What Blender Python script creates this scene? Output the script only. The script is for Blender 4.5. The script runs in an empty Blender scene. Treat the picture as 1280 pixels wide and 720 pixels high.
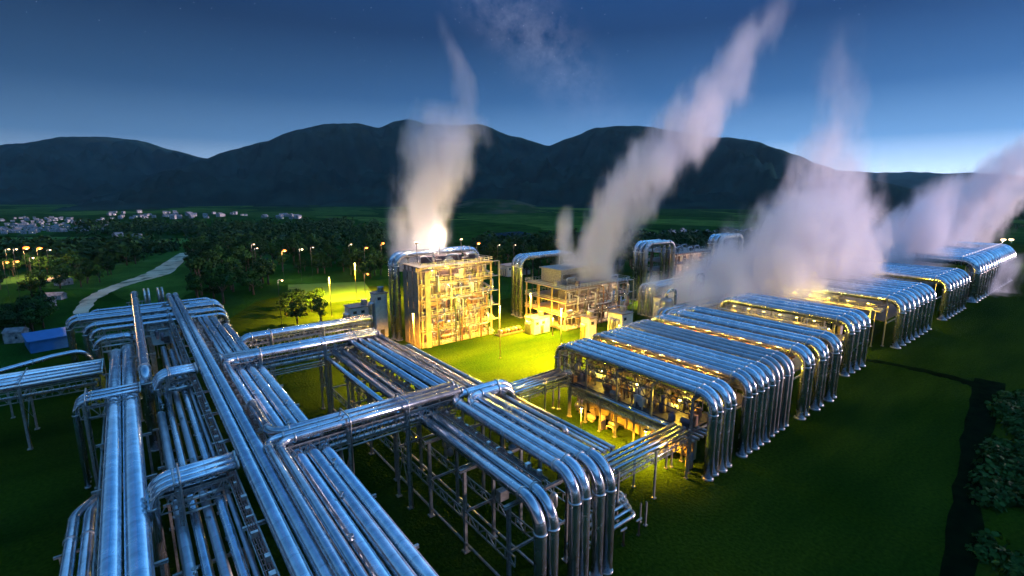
import bpy, bmesh, math, random
from mathutils import Vector, Matrix, noise
random.seed(7)
PI = math.pi
R = math.radians
scene = bpy.context.scene
col = scene.collection
# ------------------------------------------------------------------ camera
F = 615.0; P = math.atan(119 / F); A = R(38.03); H = 40.0
cam = bpy.data.cameras.new('camera'); co = bpy.data.objects.new('camera', cam); col.objects.link(co)
co.location = (0, 0, H); co.rotation_euler = (PI / 2 - P, 0, -A)
cam.sensor_width = 36; cam.lens = F / 1280 * 36; cam.clip_start = 0.5; cam.clip_end = 60000
scene.camera = co

def at(px, py, z=0.0):
    cx = (px - 640) / F; cy = (360 - py) / F
    fw = math.cos(P) + cy * math.sin(P); up = -math.sin(P) + cy * math.cos(P)
    t = (z - H) / up
    return Vector((t * (fw * math.sin(A) + cx * math.cos(A)), t * (fw * math.cos(A) - cx * math.sin(A)), z))

def ray(px, py, d):
    """point at forward distance d (metres along the view axis)"""
    cx = (px - 640) / F * d; cy = (360 - py) / F * d
    fw = math.cos(P) * d + cy * math.sin(P); up = -math.sin(P) * d + cy * math.cos(P)
    return Vector((fw * math.sin(A) + cx * math.cos(A), fw * math.cos(A) - cx * math.sin(A), H + up))

# ------------------------------------------------------------------ materials
def newmat(name):
    m = bpy.data.materials.new(name); m.use_nodes = True
    nt = m.node_tree
    return m, nt, nt.nodes['Principled BSDF']

def N(nt, t, **k):
    n = nt.nodes.new(t)
    for a, b in k.items():
        if a.startswith('i_'): n.inputs[a[2:]].default_value = b
        else: setattr(n, a, b)
    return n

def ramp(nt, fac, stops, interp='LINEAR'):
    r = N(nt, 'ShaderNodeValToRGB'); cr = r.color_ramp; cr.interpolation = interp
    while len(cr.elements) > 1: cr.elements.remove(cr.elements[-1])
    cr.elements[0].position = stops[0][0]; cr.elements[0].color = tuple(stops[0][1]) + ((1,) if len(stops[0][1]) == 3 else ())
    for p, c in stops[1:]:
        e = cr.elements.new(p); e.color = tuple(c) + ((1,) if len(c) == 3 else ())
    if fac is not None: nt.links.new(fac, r.inputs[0])
    return r

def noise_mat(name, c1, c2, scale=1.0, rough=0.7, metal=0.0, bump=0.0, detail=6, mid=(0.35, 0.65), c3=None, scale2=None):
    m, nt, b = newmat(name)
    tc = N(nt, 'ShaderNodeTexCoord')
    nz = N(nt, 'ShaderNodeTexNoise'); nz.inputs['Scale'].default_value = scale; nz.inputs['Detail'].default_value = detail
    nt.links.new(tc.outputs['Object'], nz.inputs['Vector'])
    r = ramp(nt, nz.outputs['Fac'], [(mid[0], c1), (mid[1], c2)])
    out = r.outputs['Color']
    if c3:
        n2 = N(nt, 'ShaderNodeTexNoise'); n2.inputs['Scale'].default_value = scale2 or scale * 6; n2.inputs['Detail'].default_value = 4
        nt.links.new(tc.outputs['Object'], n2.inputs['Vector'])
        r2 = ramp(nt, n2.outputs['Fac'], [(0.52, (0, 0, 0)), (0.66, (1, 1, 1))])
        mx = N(nt, 'ShaderNodeMixRGB'); mx.inputs['Color2'].default_value = tuple(c3) + (1,)
        nt.links.new(r2.outputs['Color'], mx.inputs['Fac']); nt.links.new(out, mx.inputs['Color1']); out = mx.outputs['Color']
    nt.links.new(out, b.inputs['Base Color'])
    b.inputs['Roughness'].default_value = rough; b.inputs['Metallic'].default_value = metal
    if bump:
        bp = N(nt, 'ShaderNodeBump'); bp.inputs['Strength'].default_value = bump
        nt.links.new(nz.outputs['Fac'], bp.inputs['Height']); nt.links.new(bp.outputs['Normal'], b.inputs['Normal'])
    return m

def pipe_mat(name, tint, rough):
    """aluminium cladding: seams every 2.4 m along the pipe (uv.x = metres), dents and dull patches"""
    m, nt, b = newmat(name)
    tc = N(nt, 'ShaderNodeTexCoord'); sp = N(nt, 'ShaderNodeSeparateXYZ')
    nt.links.new(tc.outputs['UV'], sp.inputs[0])
    dv = N(nt, 'ShaderNodeMath', operation='MULTIPLY'); dv.inputs[1].default_value = 1 / 2.4
    nt.links.new(sp.outputs['X'], dv.inputs[0])
    fr = N(nt, 'ShaderNodeMath', operation='FRACT'); nt.links.new(dv.outputs[0], fr.inputs[0])
    seam = ramp(nt, fr.outputs[0], [(0.0, (0, 0, 0)), (0.035, (1, 1, 1))])
    fl = N(nt, 'ShaderNodeMath', operation='FLOOR'); nt.links.new(dv.outputs[0], fl.inputs[0])
    wn = N(nt, 'ShaderNodeTexWhiteNoise', noise_dimensions='1D'); nt.links.new(fl.outputs[0], wn.inputs['W'])
    nz = N(nt, 'ShaderNodeTexNoise'); nz.inputs['Scale'].default_value = 0.9; nz.inputs['Detail'].default_value = 7
    nt.links.new(tc.outputs['Object'], nz.inputs['Vector'])
    cr = ramp(nt, nz.outputs['Fac'], [(0.3, tuple(x * 0.75 for x in tint)), (0.62, tint)])
    mx = N(nt, 'ShaderNodeMixRGB', blend_type='MULTIPLY'); mx.inputs['Fac'].default_value = 0.38
    nt.links.new(cr.outputs['Color'], mx.inputs['Color1']); nt.links.new(seam.outputs['Color'], mx.inputs['Color2'])
    m2 = N(nt, 'ShaderNodeMixRGB', blend_type='MULTIPLY'); m2.inputs['Fac'].default_value = 0.12
    nt.links.new(mx.outputs['Color'], m2.inputs['Color1']); nt.links.new(wn.outputs['Value'], m2.inputs['Color2'])
    oi = N(nt, 'ShaderNodeObjectInfo'); ov = N(nt, 'ShaderNodeMapRange'); ov.inputs['To Min'].default_value = .62; ov.inputs['To Max'].default_value = 1.0; nt.links.new(oi.outputs['Random'], ov.inputs['Value'])
    m3 = N(nt, 'ShaderNodeVectorMath', operation='SCALE'); nt.links.new(m2.outputs['Color'], m3.inputs[0]); nt.links.new(ov.outputs[0], m3.inputs['Scale'])
    nt.links.new(m3.outputs[0], b.inputs['Base Color'])
    rr = N(nt, 'ShaderNodeMapRange'); rr.inputs['From Min'].default_value = 0.3; rr.inputs['From Max'].default_value = 0.7
    rr.inputs['To Min'].default_value = rough - 0.05; rr.inputs['To Max'].default_value = rough + 0.10
    nt.links.new(nz.outputs['Fac'], rr.inputs['Value']); nt.links.new(rr.outputs[0], b.inputs['Roughness'])
    b.inputs['Metallic'].default_value = 0.9
    bp = N(nt, 'ShaderNodeBump'); bp.inputs['Strength'].default_value = 0.16; bp.inputs['Distance'].default_value = 0.03
    ad = N(nt, 'ShaderNodeMath', operation='MULTIPLY_ADD'); ad.inputs[1].default_value = 0.5
    nt.links.new(nz.outputs['Fac'], ad.inputs[0]); nt.links.new(seam.outputs['Color'], ad.inputs[2])
    nt.links.new(ad.outputs[0], bp.inputs['Height']); nt.links.new(bp.outputs['Normal'], b.inputs['Normal'])
    return m

def emit_mat(name, c, s):
    m, nt, b = newmat(name)
    b.inputs['Base Color'].default_value = tuple(c) + (1,)
    b.inputs['Emission Color'].default_value = tuple(c) + (1,); b.inputs['Emission Strength'].default_value = s
    return m

M = {}
M['clad'] = pipe_mat('aluminium_cladding', (0.80, 0.86, 0.92), 0.19)
M['clad_dull'] = pipe_mat('dull_cladding', (0.66, 0.67, 0.70), 0.36)
M['clad_pale'] = pipe_mat('galvanised_pipe', (0.9, 0.88, 0.84), 0.30)
M['steel'] = noise_mat('galvanised_steel', (0.30, 0.31, 0.31), (0.50, 0.50, 0.48), 2.0, 0.45, 0.75, c3=(0.22, 0.16, 0.11))
M['dark_steel'] = noise_mat('dark_steel', (0.05, 0.05, 0.055), (0.13, 0.12, 0.115), 2.5, 0.55, 0.4, c3=(0.16, 0.10, 0.07))
M['flange'] = noise_mat('flange_steel', (0.45, 0.45, 0.44), (0.7, 0.69, 0.66), 3.0, 0.35, 0.9)
M['grate'] = noise_mat('walkway_grating', (0.20, 0.18, 0.15), (0.36, 0.32, 0.26), 6.0, 0.6, 0.3)
M['cream'] = noise_mat('cream_panel', (0.20, 0.15, 0.13), (0.36, 0.29, 0.24), 0.8, 0.6, 0.0, c3=(0.27, 0.2, 0.15))
M['mauve'] = noise_mat('weathered_panel', (0.10, 0.07, 0.09), (0.22, 0.16, 0.18), 0.7, 0.6, 0.1, c3=(0.10, 0.08, 0.08))
M['white'] = noise_mat('white_paint', (0.62, 0.60, 0.54), (0.78, 0.76, 0.70), 1.2, 0.5)
M['rust'] = noise_mat('oxide_red_steel', (0.20, 0.10, 0.06), (0.34, 0.18, 0.10), 1.5, 0.6, 0.2)
M['cellar'] = noise_mat('lamp_tinted_render', (0.30, 0.25, 0.12), (0.46, 0.38, 0.18), 0.7, 0.7)  # cream render with some of the yellow lamplight put into its colour
M['concrete'] = noise_mat('concrete', (0.24, 0.23, 0.21), (0.36, 0.35, 0.32), 0.6, 0.85, bump=0.2)
M['roof'] = noise_mat('house_roof', (0.10, 0.08, 0.08), (0.26, 0.25, 0.26), 0.5, 0.6)
M['wall'] = noise_mat('house_wall', (0.12, 0.13, 0.15), (0.38, 0.37, 0.36), 0.5, 0.7)
M['bluetarp'] = noise_mat('blue_sheet_metal', (0.03, 0.16, 0.42), (0.05, 0.22, 0.52), 0.6, 0.4, 0.2)
M['glass'] = noise_mat('dark_window', (0.02, 0.03, 0.04), (0.05, 0.06, 0.07), 1, 0.15)
M['bark'] = noise_mat('bark', (0.05, 0.035, 0.025), (0.11, 0.08, 0.055), 3, 0.9)
M['leaf'] = noise_mat('leaves', (0.006, 0.026, 0.006), (0.022, 0.058, 0.012), 0.35, 0.75, detail=3)
M['leaf2'] = noise_mat('leaves_bright', (0.010, 0.042, 0.008), (0.035, 0.095, 0.018), 0.5, 0.75, detail=3)
M['lamp_y'] = emit_mat('lamp_yellow', (1.0, 0.80, 0.22), 25)
M['lamp_o'] = emit_mat('lamp_orange', (1.0, 0.20, 0.02), 3)
M['lamp_w'] = emit_mat('lamp_warm_white', (1.0, 0.62, 0.30), 2.2)
M['star_win'] = emit_mat('lit_window', (1.0, 0.82, 0.5), 1.2)

# ------------------------------------------------------------------ mesh builder
def polyline_fillet(pts, rad, n=7):
    pts = [Vector(p) for p in pts]
    out = [pts[0]]
    for i in range(1, len(pts) - 1):
        a, b, c = pts[i - 1], pts[i], pts[i + 1]
        u = (a - b); v = (c - b); lu, lv = u.length, v.length
        u = u / lu; v = v / lv
        ang = u.angle(v)
        if ang > PI - 0.02: out.append(b); continue
        t = min(rad / math.tan(ang / 2), lu * 0.48, lv * 0.48)
        r = t * math.tan(ang / 2)
        cen = b + (u + v).normalized() * (r / math.sin(ang / 2))
        s = b + u * t - cen; e = b + v * t - cen
        tot = PI - ang
        ax = s.cross(e).normalized()
        for k in range(n + 1):
            out.append(cen + Matrix.Rotation(tot * k / n, 3, ax) @ s)
    out.append(pts[-1])
    return out

class MB:
    def __init__(s): s.v = []; s.f = []; s.uv = {}; s.sm = []
    def face(s, idx, smooth=False, uv=None):
        s.f.append(idx); s.sm.append(smooth)
        if uv: s.uv[len(s.f) - 1] = uv
    def box(s, c, d, rz=0.0):
        c = Vector(c); b = len(s.v); cs, sn = math.cos(rz), math.sin(rz)
        for z in (-1, 1):
            for x, y in ((-1, -1), (1, -1), (1, 1), (-1, 1)):
                X, Y = x * d[0] / 2, y * d[1] / 2
                s.v.append((c.x + X * cs - Y * sn, c.y + X * sn + Y * cs, c.z + z * d[2] / 2))
        for q in ((0, 3, 2, 1), (4, 5, 6, 7), (0, 1, 5, 4), (1, 2, 6, 5), (2, 3, 7, 6), (3, 0, 4, 7)):
            s.face([b + i for i in q])
        return s
    def bar(s, p, q, w=0.15, h=None):
        p = Vector(p); q = Vector(q); d = q - p
        if d.length < 1e-5: return s
        d.normalize(); h = h or w
        up = Vector((0, 0, 1)) if abs(d.z) < 0.95 else Vector((0, 1, 0))
        a = d.cross(up).normalized() * w / 2; u = a.cross(d).normalized() * h / 2
        b = len(s.v)
        for e in (p, q):
            for x, y in ((-1, -1), (1, -1), (1, 1), (-1, 1)): s.v.append(tuple(e + a * x + u * y))
        for k in ((0, 1, 2, 3), (7, 6, 5, 4), (0, 4, 5, 1), (1, 5, 6, 2), (2, 6, 7, 3), (3, 7, 4, 0)):
            s.face([b + i for i in k])
        return s
    def ibeam(s, p, q, w=0.3):
        """H section made of two flanges and a web"""
        p = Vector(p); q = Vector(q); d = (q - p).normalized()
        up = Vector((0, 0, 1)) if abs(d.z) < 0.95 else Vector((0, 1, 0))
        side = d.cross(up).normalized(); u = side.cross(d).normalized()
        for k in (-1, 1): s.bar(p + u * k * w * 0.46, q + u * k * w * 0.46, w, w * 0.09)
        s.bar(p, q, w * 0.1, w * 0.8)
        return s
    def tube(s, pts, r, seg=12, cap=True, radii=None):
        pts = [Vector(p) for p in pts]; n = len(pts); b = len(s.v)
        d0 = (pts[1] - pts[0]).normalized()
        up = Vector((0, 0, 1)) if abs(d0.z) < 0.9 else Vector((1, 0, 0))
        a = d0.cross(up).normalized(); L = 0; Ls = []
        prev = d0
        for i, p in enumerate(pts):
            if i == 0: d = d0
            elif i == n - 1: d = (pts[i] - pts[i - 1]).normalized()
            else: d = ((pts[i] - pts[i - 1]).normalized() + (pts[i + 1] - pts[i]).normalized()).normalized()
            if i: L += (p - pts[i - 1]).length
            Ls.append(L)
            if prev.angle(d) > 1e-5: a = prev.rotation_difference(d) @ a
            a = (a - d * a.dot(d)).normalized(); prev = d
            c = d.cross(a); rr = radii[i] if radii else r
            for k in range(seg):
                t = 2 * PI * k / seg
                s.v.append(tuple(p + (a * math.cos(t) + c * math.sin(t)) * rr))
        for i in range(n - 1):
            for k in range(seg):
                k2 = (k + 1) % seg
                s.face([b + i * seg + k, b + i * seg + k2, b + (i + 1) * seg + k2, b + (i + 1) * seg + k], True,
                       [(Ls[i], k / seg), (Ls[i], (k + 1) / seg), (Ls[i + 1], (k + 1) / seg), (Ls[i + 1], k / seg)])
        if cap:
            s.face([b + k for k in range(seg)][::-1]); s.face([b + (n - 1) * seg + k for k in range(seg)])
        return s
    def lathe(s, c, prof, seg=16, axis='z'):
        """prof: (radius, height) pairs round an axis through c"""
        c = Vector(c); b = len(s.v)
        for r, h in prof:
            for k in range(seg):
                t = 2 * PI * k / seg; x, y = r * math.cos(t), r * math.sin(t)
                v = {'z': (x, y, h), 'x': (h, x, y), 'y': (y, h, x)}[axis]
                s.v.append(tuple(c + Vector(v)))
        for i in range(len(prof) - 1):
            for k in range(seg):
                k2 = (k + 1) % seg
                s.face([b + i * seg + k, b + i * seg + k2, b + (i + 1) * seg + k2, b + (i + 1) * seg + k], True)
        s.face([b + k for k in range(seg)][::-1]); s.face([b + (len(prof) - 1) * seg + k for k in range(seg)])
        return s
    def build(s, name, mat, parent=None, loc=None):
        me = bpy.data.meshes.new(name)
        off = Vector(loc) if loc is not None else Vector((0, 0, 0))
        if parent is not None: off = off + Vector(parent.get('_o', (0, 0, 0)))
        vs = [(v[0] - off.x, v[1] - off.y, v[2] - off.z) for v in s.v]
        me.from_pydata(vs, [], s.f)
        me.polygons.foreach_set('use_smooth', s.sm)
        if s.uv:
            uvl = me.uv_layers.new(name='UVMap')
            for pi, uvs in s.uv.items():
                st = me.polygons[pi].loop_start
                for j, u in enumerate(uvs): uvl.data[st + j].uv = u
        me.materials.append(mat); me.update()
        o = bpy.data.objects.new(name, me); col.objects.link(o)
        if parent is not None: o.parent = parent
        if parent is None and loc is not None: o.location = loc
        if loc is not None and parent is not None: o.location = loc
        return o

def tag(o, label=None, cat=None, group=None, kind=None):
    for k, v in (('label', label), ('category', cat), ('group', group), ('kind', kind)):
        if v: o[k] = v
    return o

def thing(name, loc, label, cat, group=None):
    o = bpy.data.objects.new(name, None); o.empty_display_size = 0.5; col.objects.link(o)
    o.location = loc; o['_o'] = list(loc)
    return tag(o, label, cat, group)

def copy_tree(o, parent=None):
    c = o.copy(); col.objects.link(c); c.parent = parent
    for ch in [x for x in KIDS.get(o.name, [])]: copy_tree(ch, c)
    return c
KIDS = {}
def index_kids():
    KIDS.clear()
    for o in bpy.data.objects:
        if o.parent: KIDS.setdefault(o.parent.name, []).append(o)

# ------------------------------------------------------------------ pipe pieces
BANDM = 'flange'
def pipe(root, pts, r, mat='clad', bend=2.2, seg=14, flanges=True, name='pipe', nb=7):
    line = polyline_fillet(pts, bend, nb)
    m = MB(); m.tube(line, r, seg); o = m.build(name, M[mat], root)
    if flanges:
        P_ = [Vector(p) for p in pts]
        for i in range(len(P_) - 1):
            a, b = P_[i], P_[i + 1]; L = (b - a).length; d = (b - a).normalized()
            t0 = bend + 0.1 if i > 0 else 0.12
            t1 = L - (bend + 0.1) if i < len(P_) - 2 else L - 0.12
            if t1 - t0 < 1.2: continue
            for t in (t0, t1):
                c = a + d * t; f = MB()
                f.tube([c - d * 0.09, c + d * 0.09], r * 1.16, seg); fo = f.build('flange', M[BANDM]); fo.parent = o
                fo.location = -Vector(root['_o'])
    return o

def post(root, x, y, z0, z1, w=0.32, mat='steel', foot=True):
    m = MB(); m.ibeam((x, y, z0 + (0.12 if foot else 0)), (x, y, z1), w)
    if foot: m.box((x, y, z0 + 0.05), (w * 2.2, w * 2.2, 0.18))
    return m.build('post', M[mat], root)

def beam(root, p, q, w=0.3, mat='steel', name='crossbeam'):
    m = MB(); m.ibeam(p, q, w); return m.build(name, M[mat], root)

def truss(root, p, q, h, w=0.09, bay=1.2, mat='steel', name='lattice_girder'):
    p = Vector(p); q = Vector(q); L = (q - p).length; n = max(2, int(L / bay)); m = MB()
    up = Vector((0, 0, h))
    m.bar(p, q, w * 1.5); m.bar(p + up, q + up, w * 1.5)
    for i in range(n):
        a = p.lerp(q, i / n); b = p.lerp(q, (i + 1) / n)
        m.bar(a, a + up, w)
        m.bar(a + up, b, w) if i % 2 else m.bar(a, b + up, w)
    m.bar(q, q + up, w)
    return m.build(name, M[mat], root)

def tray(root, p, q, w=0.7, mat='steel', rnd=None):
    """ladder cable tray filled with cables and small conduit, with clips and junction boxes"""
    p = Vector(p); q = Vector(q); d = (q - p).normalized(); s = Vector((-d.y, d.x, 0)); L = (q - p).length
    m = MB()
    for k in (-1, 1): m.bar(p + s * k * w / 2, q + s * k * w / 2, 0.05, 0.16)
    for i in range(int(L / 0.7)):
        c = p + d * (i * 0.7 + 0.3); m.bar(c - s * w / 2, c + s * w / 2, 0.07, 0.04)
    o = m.build('cable_tray', M[mat], root)
    m = MB(); n = 4
    for i in range(n):
        off = (-0.36 + 0.72 * i / (n - 1)) * w
        m.tube([p + s * off + Vector((0, 0, .08)), q + s * off + Vector((0, 0, .08))], 0.05, 6)
    c = m.build('conduit', M['dark_steel'], o); c.location = -Vector(root['_o']); 
    rr = random.Random(int(L * 10 + p.x * 7 + p.y))
    t = 1.0
    while t < L - 1:
        c0 = p + d * t + s * rr.uniform(-.3, .3) * w; z = rr.uniform(.2, .55)
        m = MB(); m.box(c0 + Vector((0, 0, z / 2 + .1)), (rr.uniform(.2, .55), rr.uniform(.2, .55), z))
        c = m.build('junction_box', M['flange'], o); c.location = -Vector(root['_o'])
        t += rr.uniform(1.2, 3.6)
    return o

def walkway(root, p, q, w=1.1, rails=True, mat='grate'):
    p = Vector(p); q = Vector(q); d = (q - p).normalized(); s = Vector((-d.y, d.x, 0)); L = (q - p).length
    m = MB(); m.bar(p, q, w, 0.06)
    for k in (-1, 1): m.bar(p + s * k * w / 2, q + s * k * w / 2, 0.06, 0.22)
    m.build('walkway', M[mat], root)
    if rails:
        for k in (-1, 1):
            m = MB(); o = s * k * w / 2
            for z in (0.55, 1.1): m.bar(p + o + Vector((0, 0, z)), q + o + Vector((0, 0, z)), 0.06)
            n = int(L / 1.6)
            for i in range(n + 1):
                c = p + o + d * (L * i / max(1, n)); m.bar(c, c + Vector((0, 0, 1.1)), 0.06)
            m.build('handrail', M['grate'], root)

def valve(root, x, y, z, r=0.3, mat='flange'):
    m = MB(); m.lathe((x, y, z), [(r * .5, 0), (r * .5, r), (r, r * 1.2), (r, r * 1.8), (r * .35, r * 2.2), (r * .2, r * 4)], 10)
    o = m.build('valve', M[mat], root)
    w = MB(); pts = [Vector((x + r * 1.3 * math.cos(t), y + r * 1.3 * math.sin(t), z + r * 4)) for t in [2 * PI * k / 12 for k in range(13)]]
    w.tube(pts, 0.05, 6, cap=False); w.bar((x - r * 1.3, y, z + r * 4), (x + r * 1.3, y, z + r * 4), 0.05); w.bar((x, y - r * 1.3, z + r * 4), (x, y + r * 1.3, z + r * 4), 0.05)
    h = w.build('handwheel', M['steel'], o); h.location = -Vector(root['_o'])

def lamp_point(name, loc, power, color, size=0.3):
    l = bpy.data.lights.new(name, 'POINT'); l.energy = power; l.color = color; l.shadow_soft_size = size
    o = bpy.data.objects.new(name, l); col.objects.link(o); o.location = loc
    return o

# ================================================================== LEFT COMPLEX
def goal(root, xa, xb, y, z, zb=0.0, w=0.3):
    post(root, xa, y, zb, z, w); post(root, xb, y, zb, z, w); beam(root, (xa - .5, y, z + w / 2), (xb + .5, y, z + w / 2), w)

G1 = 'long pipe lines running away under the cross racks'
# twin pipes on the far left
t = thing('pipe_line', (-3.1, 80, 0), 'pair of thick blue-silver pipes on the left, arching down at their far end', 'pipe line', G1)
for x, r in ((-4.1, .8), (-2.25, .95)):
    pipe(t, [(x, 116 + (0 if x < -3 else 1.4), 0), (x, 116 + (0 if x < -3 else 1.4), 11.0), (x, 18, 11.0)], r, 'clad', 3.0, 18)
for y in (104, 96, 74, 62, 46, 36, 26): goal(t, -5.4, -0.9, y, 9.8, w=.28)
truss(t, (-5.4, 20, 8.2), (-5.4, 104, 8.2), 1.2)
# single central pipe
t = thing('pipe_line', (-0.3, 130, 0), 'single straight silver pipe just left of the big diagonal pair, ending above the cross bridge', 'pipe line', G1)
pipe(t, [(-0.2, 168, 6), (-0.2, 168, 12.9), (-0.2, 91.5, 12.9), (-0.2, 91.5, 0)], .8, 'clad', 1.6, 18)
for y in (160, 145, 131, 118, 105): goal(t, -1.6, 1.2, y, 11.8, w=.26)
# the diagonal pair
t = thing('pipe_line', (7.7, 80, 0), 'twin pale-blue pipes forming the longest diagonal line to the bottom edge', 'pipe line', G1)
for x in (7.1, 8.5): pipe(t, [(x, 160, 0), (x, 160, 12.9), (x, 14, 12.9)], .64, 'clad', 1.6, 18)
tray(t, (5.5, 14, 12.2), (5.5, 152, 12.2), .8); tray(t, (9.75, 14, 11.9), (9.75, 148, 11.9), .7)
truss(t, (5.95, 14, 10.6), (5.95, 150, 10.6), 1.5, .1, 1.1); truss(t, (9.3, 14, 10.6), (9.3, 150, 10.6), 1.5, .1, 1.1)
for y in (148, 134, 120, 106, 97, 79, 70, 61, 43, 34): goal(t, 5.3, 10.2, y, 12.0, w=.3)
# right group of large pipes
t = thing('pipe_line', (12.5, 75, 0), 'four thick parallel pipes right of the diagonal pair, ending in elbows', 'pipe line', G1)
for i, (x, ye, r, zt) in enumerate(((10.9, 134, .45, 11.6), (12.1, 133, .62, 11.6), (13.55, 130, .68, 11.6), (15.0, 122, .62, 11.4))):
    pipe(t, [(x, ye, 3), (x, ye, zt), (x, 14, zt)], r, 'clad', 1.5, 16)
for y in (124, 112, 100, 79, 70, 61, 43, 34): goal(t, 10.5, 16, y, 10.4, w=.28)
truss(t, (15.9, 14, 9.2), (15.9, 122, 9.2), 1.0); 
for i in range(14):
    valve(t, 11.5 + 1.4 * (i % 3), 36 + i * 6.3, 12.0, .16)
# middle group, one tier lower
t = thing('pipe_line', (3.2, 70, 0), 'five blue pipes on the lower tier between the left twin and the diagonal pair', 'pipe line', G1)
for i, (x, r, zt, ye) in enumerate(((0.9, .5, 8.8, 84), (2.1, .42, 8.8, 96), (3.15, .42, 9.6, 118), (4.2, .4, 10.4, 112), (4.95, .22, 10.6, 128))):
    pipe(t, [(x, ye, 1), (x, ye, zt), (x, 14, zt)], r, 'clad' if i % 2 else 'clad_dull', 1.3, 14)
for y in (93, 79, 67, 58, 46, 37, 28): goal(t, 0.2, 5.2, y, 8.1, w=.25)
for i in range(10): valve(t, 1.2 + (i * 1.7) % 3.4, 30 + i * 6.6, 9.5, .17)
# low pipe outside left
t = thing('pipe_line', (-7, 50, 0), 'low blue pipe pair curving out at the lower left edge of the racks', 'pipe line', G1)
for x in (-6.6, -7.9): pipe(t, [(x + 4, 74, 5.0), (x, 66, 6.0), (x, 16, 6.0)], .55, 'clad', 5, 16)
for y in (60, 48, 38, 28): goal(t, -8.7, -5.8, y, 5.25, w=.24)

# cross racks
G2 = 'pipe bridges crossing the long lines'
def cross(label, x0, x1, y, z, uppers, lowers, down0, down1, posts, loc, turn=None, truss_z=1.7):
    t = thing('pipe_bridge', loc, label, 'pipe bridge', G2)
    for k, (dy, r, m) in enumerate(uppers):
        pts = []
        xs, xe = x0, x1
        if down0: pts += [(xs + .0 * k, y + dy, 0.2)]
        if turn and k in turn:
            pts += [(turn[k][0], turn[k][1], z)]; pts += [(turn[k][0], y + dy, z)]
        else: pts += [(xs, y + dy, z)]
        pts += [(xe, y + dy, z)]
        if down1: pts += [(xe, y + dy, 0.2)]
        pipe(t, pts, r, m, 1.7, 14)
    for k, (dy, r, m, dz) in enumerate(lowers):
        pipe(t, [(x0 + 1.3, y + dy, z - dz), (x1 - 1.0, y + dy, z - dz)], r, m, 1, 10)
    ys = [y + u[0] for u in uppers]; ya, yb = min(ys) - .5, max(ys) + .5
    for x in posts:
        post(t, x, ya, 0, z - .4, .3); post(t, x, yb, 0, z - .4, .3)
        for zz in (z - .62, z - 2.45): beam(t, (x, ya - .3, zz), (x, yb + .3, zz), .24)
        m = MB(); m.bar((x, ya, 2), (x, yb, z - 3), .08); m.bar((x, yb, 2), (x, ya, z - 3), .08); m.build('brace', M['steel'], t)
        m = MB(); m.tube(polyline_fillet([(x + .25, ya - .25, 0.1), (x + .25, ya - .25, z + .75), (x + .25, yb + .2, z + .75), (x + .25, yb + .2, z - .5)], .7, 5), .09, 8); m.build('conduit_hoop', M['clad_pale'], t)
    truss(t, (x0 + .5, ya, z - 2.4), (x1 - .5, ya, z - 2.4), truss_z, .08, 1.0)
    truss(t, (x0 + .5, yb, z - 2.4), (x1 - .5, yb, z - 2.4), truss_z, .08, 1.0)
    tray(t, (x0 + 1, (ya + yb) / 2, z - 1.5), (x1 - 1, (ya + yb) / 2, z - 1.5), .9)
    return t
cA = cross('long two-tier pipe bridge from the diagonal pair to the middle block, nearest to the camera', 9.6, 33.2, 54.6, 13.9,
      [(-1.1, .42, 'clad'), (0, .42, 'clad'), (1.2, .5, 'clad')], [(-1.3, .22, 'clad_pale', 2.1), (-.3, .3, 'clad', 1.9), (.8, .3, 'clad', 1.9), (1.6, .16, 'clad_pale', 2.3), (-1.1, .12, 'clad_pale', 3.1), (.4, .12, 'clad_pale', 3.2)],
      False, False, (17.5, 24.8), (20, 54, 0), {0: (10.05, 16), 1: (9.1, 16), 2: (10.0, 66)})
cross('short pipe bridge left of the diagonal pair with pipes arching down, lowest in the picture', -1.0, 6.2, 53.0, 13.4,
      [(-.9, .4, 'clad'), (.1, .4, 'clad'), (1.2, .5, 'clad')], [(-.9, .2, 'clad_pale', 2.0), (.2, .26, 'clad', 1.9), (1.2, .26, 'clad', 1.9), (-.8, .12, 'clad_pale', 3.4)],
      True, False, (1.0,), (2.6, 53, 0))
cross('two-tier pipe bridge reaching the far end of the middle block', 9.6, 36, 88.6, 13.6,
      [(-1.2, .42, 'clad'), (0, .45, 'clad'), (1.3, .5, 'clad')], [(-1.4, .24, 'clad_pale', 2.2), (-.3, .26, 'clad', 1.9), (.9, .26, 'clad', 1.9), (-1.3, .12, 'clad_pale', 3.2), (.2, .12, 'clad_pale', 4.2), (1.3, .12, 'clad_pale', 5.0)],
      False, False, (15, 25.5, 31), (22, 88, 0), {0: (10.0, 60)})
cross('pipe bridge over the five lower-tier pipes, its left end arching down', 0.9, 6.2, 87.2, 13.4,
      [(-1.2, .42, 'clad'), (0, .42, 'clad'), (1.3, .45, 'clad')], [(-2.4, .24, 'clad_pale', 1.9), (0, .24, 'clad', 1.9), (1, .24, 'clad', 1.9)],
      True, False, (2.2,), (3.2, 87, 0))
cross('three parallel small pipes crossing the left twin pipes and dropping on a tall post', -8.2, -0.9, 85.6, 12.6,
      [(-1.5, .3, 'clad'), (0, .28, 'clad'), (1.4, .28, 'clad')], [(-1.4, .14, 'clad_pale', 2.6), (.4, .14, 'clad_pale', 3.4)],
      True, False, (-7.2,), (-4.5, 85, 0))
cross('pipe bridge leaving through the left edge of the picture', -78, -5.8, 108.5, 10.4,
      [(-4.2, .32, 'clad_pale'), (-2.4, .5, 'clad'), (-.6, .5, 'clad'), (1.6, .5, 'clad'), (3.4, .34, 'clad_pale')],
      [(-4.2, .2, 'clad_pale', 1.6), (-2.8, .2, 'clad_pale', 2.2)], False, False, (-62, -46, -30, -16), (-40, 108, 0))
t = thing('pipe_line', (-30, 128, 0), 'lone curved blue pipe above the pipe bridge at the left edge', 'pipe line')
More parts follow.
